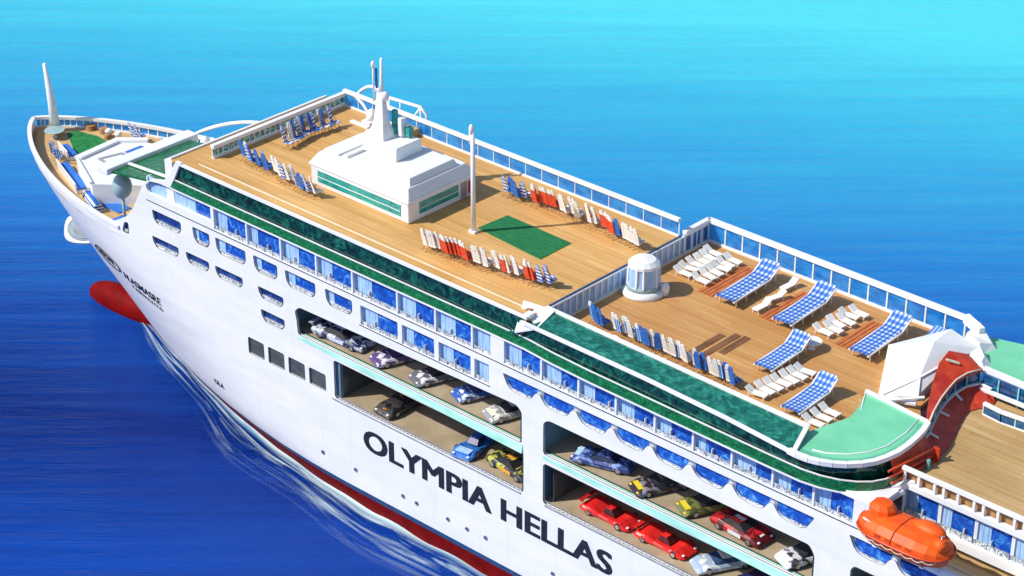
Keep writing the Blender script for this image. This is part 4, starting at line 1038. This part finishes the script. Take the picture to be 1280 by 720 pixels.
def rtable(x, y, z, label, m='whitefab', r_=.62, h=.72):
    t = thing('side_table', (x, y, z), label, 'side table')
    mb = MB(); mb.lathe((x, y, z), [(r_ * .9, h - .08), (r_, h - .03), (r_ * .97, h + .02)], 18); mb.build('table_top', m, t)
    mb = MB(); mb.lathe((x, y, z), [(.3, 0), (.28, .05), (.05, .08), (.05, h - .09)], 12); mb.build('pedestal', 'white', t)
rtable(20.6, 13.5, 22.9, 'round white side table at the head of the near checked daybed', r_=.8)
rtable(-70.1, 9.6, 14.2, 'round pale green table on the bow deck beside the bow mast', 'domegrey', 1.05, .8)
rtable(8.9, 3.6, 22.9, 'small white oval table in the gap of the chair row along the teal glass', r_=.5, h=.6)

# ---- foredeck furniture
def bench(name, p0, p1, w_, m, label, cat, z=14.2, h=.5):
    a = Vector((*p0, z)); b = Vector((*p1, z)); t = thing(name, (a + b) / 2, label, cat)
    mb = MB(); mb.bar(a + Vector((0, 0, h)), b + Vector((0, 0, h)), w_, .16); mb.build('cushion', m, t)
    mb = MB(); d = (b - a).normalized(); s = Vector((-d.y, d.x, 0)) * w_ * .45
    mb.hexa([a - s + Vector((0, 0, .0)), b - s, b - s * .7, a - s * .7], [a - s * 1.3 + Vector((0, 0, 1.1)), b - s * 1.3 + Vector((0, 0, 1.1)), b - s * 1.05 + Vector((0, 0, 1.1)), a - s * 1.05 + Vector((0, 0, 1.1))]); mb.build('backrest', 'white', t)
    mb = MB(); mb.bar(a + Vector((0, 0, .2)), b + Vector((0, 0, .2)), w_ * .8, .38); mb.build('base', 'cream', t)
bench('long_bench', (-63.6, 5.6), (-57.6, 3.3), 1.1, 'bluefab', 'long blue cushioned bench on the bow deck by the near bulwark', 'bench')
bench('short_bench', (-67.0, 8.3), (-64.3, 7.4), 1.0, 'bluefab', 'short blue and white bench beside the pointed edge of the fan-shaped mat', 'bench')
mb = MB(); t = thing('blanket_roll', (-54.6, 1.9, 14.2), 'blue and white striped bundle on the bow deck against the near bulwark', 'bundle')
mb.tube([(-56.2, 2.9, 14.65), (-53.0, 1.7, 14.65)], .5, 12); mb.build('roll', 'stripeC', t)
P = [(-56.0 + .0, 2.8 + .55 * cos(k * pi / 6), 14.85 + .55 * sin(k * pi / 6)) for k in range(13)]
mb = MB(); mb.tube(P, .1, 6, cap=False); mb.build('hoop', 'chrome', t)
for k, (x, y) in enumerate([(-66.2, 13.4), (-64.9, 13.6)]):
    mb = MB(); mb.lathe((x, y, 14.2), [(.35, 0), (.3, .5), (.42, .6), (.2, .85)], 12); tag(mb.build('bollard', 'whitefab'), ['white bollard on the bow deck, nearer the bow mast', 'white bollard on the bow deck, nearer the striped chairs'][k], 'bollard')
for k, (x, y, s) in enumerate([(-69.0, 13.3, .6), (-67.3, 13.7, .5), (-65.9, 13.0, .4)]):
    mb = MB()
    for j in range(4): mb.lathe((x, y, 14.2 + .13 * j), [(s - .03 * j, 0), (s + .04 - .03 * j, .06), (s - .03 * j, .12)], 16)
    tag(mb.build('rope_coil', 'wood'), ['brown rope coil beside the bow mast', 'brown rope coil between the bow mast and the bollards', 'small brown rope coil behind the fan-shaped mat'][k], 'rope coil', 'rope coils on the bow deck')
for k, (x, y) in enumerate([(-56.6, 18.0), (-55.3, 18.1)]):
    mb = MB(); mb.lathe((x, y, 14.2), [(.5, 0), (.5, .9), (.35, 1.3), (.1, 1.45)], 12); tag(mb.build('ventilator', 'white'), ['white mushroom ventilator by the far bow rail, nearer the bow', 'white mushroom ventilator by the far bow rail, nearer the sun deck'][k], 'ventilator')

# ---- lifeboat
lbx, lby, lbz = 39.3, -1.3, 20.4
lb = thing('lifeboat', (lbx, lby, lbz), 'bright orange enclosed lifeboat hanging beside the stern cabins', 'lifeboat')
L = 7.3; W = 1.7
def lsec(u, z):  # half width at relative length u (-1..1) and height
    e = max(0, 1 - abs(u) ** 3.4) ** .5
    return e
mb = MB(); vs = []; fs = []; NU = 22
prof = [(-.02, .0), (.45, .12), (.80, .45), (.96, .9), (1.0, 1.25)]
for i in range(NU + 1):
    u = -1 + 2 * i / NU; e = lsec(u, 0)
    for s in (-1, 1):
        for (w_, z) in (prof if s == 1 else prof):
            vs.append((lbx + u * L / 2 * (.9 + .1 * z / 1.25), lby + s * max(.02, w_) * W * e, lbz + z + .35 * (1 - e) * (1.25 - z)))
m_ = len(prof)
for i in range(NU):
    for s in (0, 1):
        for k in range(m_ - 1):
            a = i * 2 * m_ + s * m_ + k; b = a + 2 * m_; q = (a, a + 1, b + 1, b); fs.append(q if s else q[::-1])
mb.add(vs, fs, 0, True); mb.build('hull', 'orange', lb)
mb = MB(); vs = []; fs = []
US = [-1, -.9, -.72, -.4, 0, .4, .66, .86, 1.0]
CP = [(-1, 0), (-.97, .42), (-.72, .86), (-.32, 1.04), (.32, 1.04), (.72, .86), (.97, .42), (1, 0)]
for u in US:
    e = lsec(u, 0); e2 = max(.35, min(1, e)) if abs(u) < 1 else .3
    for a, b in CP: vs.append((lbx + u * L / 2 * .985 - (.12 * b if u > .8 else 0), lby + a * W * max(e, .25), lbz + 1.30 + b * 1.0 * e2))
for i in range(len(US) - 1):
    for k in range(7): fs.append((i * 8 + k, i * 8 + k + 1, (i + 1) * 8 + k + 1, (i + 1) * 8 + k))
fs.append(tuple(range(8))); fs.append(tuple((len(US) - 1) * 8 + k for k in range(8))[::-1])
mb.add(vs, [f[::-1] for f in fs], 0, False); cp = mb.build('canopy', 'orange', lb, bevel=.08)
mb = MB(); P = [(lbx + (L / 2 + .06) * u, lby + s * (W + .06) * lsec(u, 0), lbz + 1.27) for s, us in ((-1, [-1 + 2 * i / 24 for i in range(25)]), (1, [1 - 2 * i / 24 for i in range(25)])) for u in us]
mb.tube(P, .10, 6, cap=False); mb.build('fender', 'orangedark', lb)
mb = MB(); mb.lathe((lbx - 2.2, lby + .3, lbz + 1.9), [(1.0, 0), (.98, .7), (.7, 1.05), (.1, 1.12)], 9, 0, 1.0, .85, sm=False); mb.build('wheelhouse', 'orange', cp)
mb = MB(); mb.ball((lbx + 1.4, lby + .6, lbz + 2.2), 1.3, .7, .5, 12); mb.build('roof_bulge', 'orange', cp)
mb = MB(); mb.ball((lbx + 2.9, lby - .35, lbz + 1.95), .52, .4, .55, 14); mb.tube([(lbx + 2.5, lby - .3, lbz + 2.15), (lbx + 3.3, lby - .5, lbz + 1.95)], .38, 12); mb.build('hatch', 'orange', cp)
mb = MB()
P = [(lbx - .2, lby + a * (W + .02), lbz + 1.32 + b * 1.0) for a, b in CP]
mb.tube(P, .045, 5); mb.tube([(lbx - 3.0, lby - 1.0, lbz + 1.95), (lbx + 2.2, lby - 1.28, lbz + 1.85)], .035, 5); mb.build('seam', 'orangedark', cp)
P = []
for k in range(33):
    u = -.86 + 1.72 * k / 32; P.append((lbx + u * L / 2, lby - (W + .1) * lsec(u, 0), lbz + 1.12 - .16 * abs(sin(k * pi / 4))))
mb = MB(); mb.tube(P, .03, 5); mb.build('grab_line', 'cream', lb)
for u in (-.78, .74):
    mb = MB(); mb.tube([(lbx + u * L / 2, lby, lbz + 1.9), (lbx + u * L / 2, lby, lbz + 2.5), (lbx + u * L / 2 + .2, lby, lbz + 2.6)], .07, 6); mb.build('lifting_hook', 'chrome', lb)
for u in (-.35, -.12, .12, .32):
    mb = MB(); mb.box(lbx + u * L / 2 - .22, lbx + u * L / 2 + .22, lby - W * .99, lby - W * .9, lbz + 1.45, lbz + 1.66); mb.build('side_window', 'orangedark', cp)
mb = MB(); mb.bar((lbx - 2.9, lby - 1.0, lbz + 2.0), (lbx - 1.6, lby - 1.15, lbz + 1.9), .08, .1); mb.build('grab_rail', 'whitefab', cp)
for x in (lbx - 1.9, lbx + 1.9):
    mb = MB(); mb.bar((x, .1, 19.0), (x, lby, lbz - .05), .22, .25); mb.bar((x, lby - .9, lbz + .05), (x, lby + .9, lbz + .05), .3, .16)
    mb.build('lifeboat_cradle', 'white', ship)

# ---- cars
def car(x, y, z, heading, L, W, H, body, cabin, label, style='gt', extra=None, stripe=None, wing=None, nose=None, roof=None):
    L *= 1.06; W *= 1.06; H *= .95
    r = thing('race_car', (0, 0, 0), label, 'car', 'cars parked on the open car decks')
    body = body if isinstance(body, bpy.types.Material) else paint(body)
    # stations: t, half width, bottom, shoulder height
    if style == 'gt': st = [(-.5, .90, .30, .66), (-.46, .97, .2, .84), (-.32, 1.0, .15, .92), (-.15, .95, .14, .80), (.08, .94, .14, .76), (.22, .99, .14, .80), (.34, 1.0, .14, .78), (.44, .96, .15, .58), (.485, .90, .17, .42), (.5, .80, .2, .34)]
    elif style == 'proto': st = [(-.5, .95, .22, .62), (-.44, 1.0, .16, .80), (-.28, 1.0, .14, .84), (-.12, .86, .14, .55), (.08, .84, .14, .52), (.22, .98, .14, .70), (.34, 1.0, .14, .74), (.45, .90, .14, .42), (.5, .72, .16, .24)]
    else: st = [(-.5, .82, .30, .74), (-.44, .94, .2, .92), (-.25, .98, .18, .95), (0, .97, .17, .92), (.2, .97, .17, .88), (.38, .95, .18, .80), (.47, .86, .22, .66), (.5, .7, .28, .52)]
    mb = MB(); vs = []; n = 10
    for t, w_, b, h in st:
        xx = t * L; ww = w_ * W / 2; hh = h * H / 1.2; bb = b
        for (u, v) in ((-.9, 0), (-1, .25), (-1, .7), (-.86, 1.0), (-.4, 1.06), (.4, 1.06), (.86, 1.0), (1, .7), (1, .25), (.9, 0)):
            dip = -.25 * (1 if (style == 'proto' and abs(u) < .5 and -.2 < t < .3) else 0)
            vs.append((xx, u * ww, bb + (hh - bb) * (v + dip)))
    fs = []
    for i in range(len(st) - 1):
        for k in range(n): fs.append((i * n + k, i * n + (k + 1) % n, (i + 1) * n + (k + 1) % n, (i + 1) * n + k))
    fs.append(tuple(range(n))[::-1]); fs.append(tuple((len(st) - 1) * n + k for k in range(n)))
    mb.add(vs, [f[::-1] for f in fs], 0, False); mb.build('body', body, r, bevel=.04)
    # cabin
    hc = H; z0 = .78 * H / 1.2 - .02
    if style == 'proto': a = (-.10, .16, -.05, .08, .26)
    elif style == 'gt': a = (-.36, .24, -.16, .06, .40)
    else: a = (-.42, .26, -.30, .10, .42)
    mb = MB(); w0 = a[4] * W; w1 = w0 * .78
    mb.hexa([(a[0] * L, -w0, z0 - .08), (a[1] * L, -w0, z0 - .08), (a[1] * L, w0, z0 - .08), (a[0] * L, w0, z0 - .08)], [(a[2] * L, -w1, hc), (a[3] * L, -w1, hc - .02), (a[3] * L, w1, hc - .02), (a[2] * L, w1, hc)])
    mb.build('windows', cabin if not isinstance(cabin, tuple) else paint(cabin, .1), r, bevel=.05)
    mb = MB(); mb.box(a[2] * L + .02, a[3] * L - .02, -w1 * .95, w1 * .95, hc - .01, hc + .035); mb.build('roof', paint(roof) if roof else body, r, bevel=.02)
    R_ = .32
    for sx in (-.31, .31):
        for sy in (-1, 1):
            yy = sy * (W / 2 - .145); mb = MB(); mb.tube([(sx * L, yy - .13, R_), (sx * L, yy + .13, R_)], R_, 14); w_ = mb.build('wheel', 'rubber', r)
            mb = MB(); ye = yy + sy * .135; mb.tube([(sx * L, ye - .01, R_), (sx * L, ye + .012, R_)], R_ * .58, 10); mb.build('rim', 'chrome', w_)
    for sy in (-1, 1):
        mb = MB(); mb.ball((.465 * L, sy * W * .32, .50 * H / 1.2), .12, .16, .07, 8); mb.build('headlight', 'yellow' if nose == 'y' else 'whitefab', r)
    if nose:
        mb = MB(); mb.box(.30 * L, .44 * L, -W * .30, W * .30, .80 * H / 1.2 - .09, .80 * H / 1.2 - .015); mb.build('nose_panel', 'yellow' if nose == 'y' else paint(nose), r)
    if stripe:
        
        for bb in ((-.14 * L, .05 * L, -.18, .18, hc + .036, hc + .045), (.28 * L, .42 * L, -.2, .2, .70 * H / 1.2 - .03, .70 * H / 1.2 + .03), (-.1 * L, .16 * L, -W / 2 - .015, -W / 2 + .04, .3, .6)):
            mb = MB(); mb.box(*bb); mb.build('stripe', paint(stripe), r)
    if wing:
        mb = MB(); mb.box(-.52 * L, -.45 * L, -W * .48, W * .48, .98 * H, 1.03 * H)
        for sy in (-1, 1): mb.box(-.50 * L, -.47 * L, sy * W * .34 - .02, sy * W * .34 + .02, .7 * H, .98 * H)
        mb.build('rear_wing', paint(wing), r)
    r.location = (x, y, z); r.rotation_euler = (0, 0, heading)
    return r
FY = radians(-112); FX = 0.12
ZU, ZL = 12.95, 8.4
blk = (.015, .015, .02)
car(-19.9, 2.0, ZU, FX + pi * 0 - .05, 5.6, 2.1, 1.25, livery((.5, .55, .62), (.012, .02, .09)), blk, 'navy and silver race car, leftmost on the upper car deck', 'gt', wing=(.3, .35, .45), stripe=(.5, .55, .8))
car(-14.0, 2.9, ZU, FY, 4.6, 2.0, 1.2, livery((.75, .72, .76), (.10, .06, .2)), (.03, .015, .08), 'white and purple race car, second from left on the upper left bay', 'gt', roof=(.78, .76, .74), wing=(.1, .06, .2))
car(-9.35, 2.9, ZU, FY, 4.5, 2.0, 1.15, livery((.75, .75, .77), (.12, .12, .15)), blk, 'white race car with black windows in the middle of the upper left bay', 'gt', wing=(.08, .06, .18), roof=(.7, .7, .72))
car(-5.0, 3.3, ZU, FY, 4.3, 1.9, 1.15, livery((.72, .78, .86), (.03, .10, .38)), (.02, .03, .12), 'blue and white striped race car on the upper left bay', 'gt', stripe=(.02, .1, .5))
car(-.9, 2.8, ZU, FY, 4.4, 2.0, 1.2, livery((.78, .74, .62), (.28, .28, .32)), blk, 'cream and silver race car at the right end of the upper left bay', 'gt', nose=(.8, .76, .6), roof=(.5, .5, .52))
car(-13.7, 2.9, ZL, FY + .35, 4.9, 2.1, 1.2, livery((.012, .012, .018), (.06, .055, .05)), blk, 'black race car with orange stripes alone at the left of the lower deck', 'gt', stripe=(.5, .16, .03), wing=blk)
car(-4.6, 2.6, ZL, FY + .55, 5.0, 2.1, 1.1, livery((.02, .10, .42), (.03, .18, .6)), (.01, .02, .1), 'low blue race car beside the black and yellow one on the lower deck', 'proto', nose=(.35, .55, .8), wing=(.01, .05, .25))
car(.1, 1.9, ZL, -.1, 4.5, 2.0, 1.2, livery((.45, .45, .06), (.03, .03, .04)), blk, 'black and yellow patterned race car at the right end of the lower left bay', 'gt', nose='y', stripe=(.7, .3, .03))
car(9.5, 2.2, ZU, pi + .3, 4.9, 2.0, 1.15, livery((.16, .26, .55), (.03, .05, .2)), (.01, .015, .05), 'slate blue sports car, leftmost on the upper deck of the right bay', 'gt', nose=(.4, .6, .75))
car(15.0, 2.6, ZU, FY - .1, 4.6, 2.0, 1.15, livery((.25, .24, .26), (.03, .02, .03)), blk, 'black and silver race car with a yellow nose on the upper right bay', 'gt', nose='y', wing=blk)
car(19.4, 2.9, ZU, FY - .1, 4.6, 2.0, 1.15, livery((.06, .07, .015), (.16, .17, .05)), blk, 'olive race car with yellow front lights on the upper right bay', 'gt', nose='y', wing=(.04, .05, .02))
car(23.3, 2.0, ZU, -.08, 4.6, 2.1, 1.25, livery((.5, .015, .02), (.12, .01, .012)), blk, 'red and black sports car on the upper deck of the right bay', 'gt', stripe=(.6, .6, .62))
car(28.9, 2.6, ZU, FY, 4.5, 2.0, 1.2, livery((.04, .04, .05), (.6, .62, .65)), blk, 'black and white race car, rightmost on the upper right bay', 'gt', nose=(.75, .75, .76), roof=(.03, .03, .04))
car(10.5, 2.1, ZL, -.02, 4.7, 2.15, 1.1, (.62, .015, .015), (.05, .01, .01), 'red open prototype race car, left one of the two on the lower deck', 'proto', wing=(.4, .01, .01))
car(16.1, 2.1, ZL, -.02, 4.7, 2.15, 1.1, (.70, .018, .015), (.08, .01, .01), 'red open prototype race car, right one of the two, beside the white car', 'proto', wing=(.55, .015, .01))
car(21.0, 2.9, ZL, FY - .15, 4.6, 2.0, 1.1, livery((.78, .80, .82), (.35, .45, .6)), (.02, .05, .12), 'white and pale blue race car on the lower deck of the right bay', 'gt', roof=(.75, .78, .8))
car(24.8, 3.1, ZL, FY, 4.8, 2.0, 1.2, (.015, .02, .09), (.01, .01, .04), 'dark navy car cut off by the bottom edge on the lower deck', 'gt', nose=(.5, .5, .55))

# ---- bow wave and wake foam along the waterline
def foammat():
    m, nt, b = newmat('foam')
    uv = coords(nt, (1, 1, 1), 0, 'UV'); sp = nt.nodes.new('ShaderNodeSeparateXYZ'); nt.links.new(uv, sp.inputs[0])
    mp = nt.nodes.new('ShaderNodeMapping'); mp.inputs['Scale'].default_value = (.085, 1.15, 1); nt.links.new(uv, mp.inputs['Vector'])
    f = noise(nt, mp.outputs[0], 1.0, 6, .62, .7)
    r1 = ramp(nt, f, [(.47, (0, 0, 0)), (.66, (1, 1, 1))])
    # solid foam hugging the hull, thinning outward
    ed = nt.nodes.new('ShaderNodeMapRange'); ed.inputs['From Min'].default_value = .15; ed.inputs['From Max'].default_value = .95; ed.inputs['To Min'].default_value = 1.0; ed.inputs['To Max'].default_value = 0.0
    nt.links.new(sp.outputs['Y'], ed.inputs['Value'])
    fo = nt.nodes.new('ShaderNodeMapRange'); fo.inputs['From Min'].default_value = 1.0; fo.inputs['From Max'].default_value = 5.6; fo.inputs['To Min'].default_value = .7; fo.inputs['To Max'].default_value = 0.0
    nt.links.new(sp.outputs['Y'], fo.inputs['Value'])
    mu = nt.nodes.new('ShaderNodeMath'); mu.operation = 'MULTIPLY'; nt.links.new(r1, mu.inputs[0]); nt.links.new(fo.outputs[0], mu.inputs[1])
    mx = nt.nodes.new('ShaderNodeMath'); mx.operation = 'MAXIMUM'; nt.links.new(mu.outputs[0], mx.inputs[0]); nt.links.new(ed.outputs[0], mx.inputs[1])
    nt.links.new(mx.outputs[0], b.inputs['Alpha'])
    nt.links.new(ramp(nt, f, [(.36, (.12, .40, .72)), (.58, (.66, .86, .92))]), b.inputs['Base Color']); setin(b, Roughness=.45)
    return m
def foam(side):
    me = bpy.data.meshes.new('bow_wave'); vs = []; uvs = []; fs = []
    NU_, NV = 150, 22
    for i in range(NU_ + 1):
        x = -58.5 + 116 * i / NU_
        t = (x + 58.5)
        y0 = CY + side * (hb(x, SEA) - .1)
        width = 2.5 + 6.0 * min(1, t / 25)
        for j in range(NV + 1):
            v = j / NV * width
            sweep = .62 * v
            z = SEA + .02 + .30 * math.exp(-v * 1.1) * (.7 + .5 * sin(x * .9)) + .16 * max(0, sin(v * 2.3 + .7 * sin(x * .21) - x * .10)) * math.exp(-v * .16)
            vs.append((x + sweep * .6, y0 + side * (v + .35 * sin(x * .33) * min(1, v * .4)), z)); uvs.append((x, v * 9.5 / max(width, 3)))
    for i in range(NU_):
        for j in range(NV):
            a = i * (NV + 1) + j; q = (a, a + NV + 1, a + NV + 2, a + 1); fs.append(q if side > 0 else q[::-1])
    me.from_pydata(vs, [], fs); uvl = me.uv_layers.new(name='UVMap')
    for p in me.polygons:
        p.use_smooth = True
        for li in p.loop_indices: uvl.data[li].uv = uvs[me.loops[li].vertex_index]
    me.materials.append(M['foam']); return me
M['foam'] = foammat()
for side, lbw in ((-1, 'white and pale blue foam streaming along the near waterline'), (1, 'white foam along the hidden far waterline')):
    o = bpy.data.objects.new('bow_wave_foam', foam(side)); COL.objects.link(o); tag(o, lbw, 'foam', kind='stuff')


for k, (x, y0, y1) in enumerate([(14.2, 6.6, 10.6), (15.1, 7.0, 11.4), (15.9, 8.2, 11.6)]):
    mb = MB(); mb.box(x - .3, x + .3, y0, y1, 22.9, 22.94)  # thin dark slab painting a shadow onto the pool deck
    tag(mb.build('shadow_strip', 'shadowbrown'), 'dark brown painted shadow, ' + ['left', 'middle', 'right'][k] + ' strip of three in the middle of the pool deck', 'painted shadow', 'painted pool deck shadows')
row('SC', (-58.6, 14.6), (-57.6, 14.3), 14.2, 'in the pair near the far ventilators', 'deck chairs near the ventilators')
row('SCS', (-66.3, 6.9), (-64.9, 6.3), 14.2, 'in the trio between the two bow benches', 'deck chairs between the bow benches', rz=.5)
for o in bpy.data.objects:
    if 'label' in o and len(o['label'].split()) > 16: print('LONG', len(o['label'].split()), o['label'])
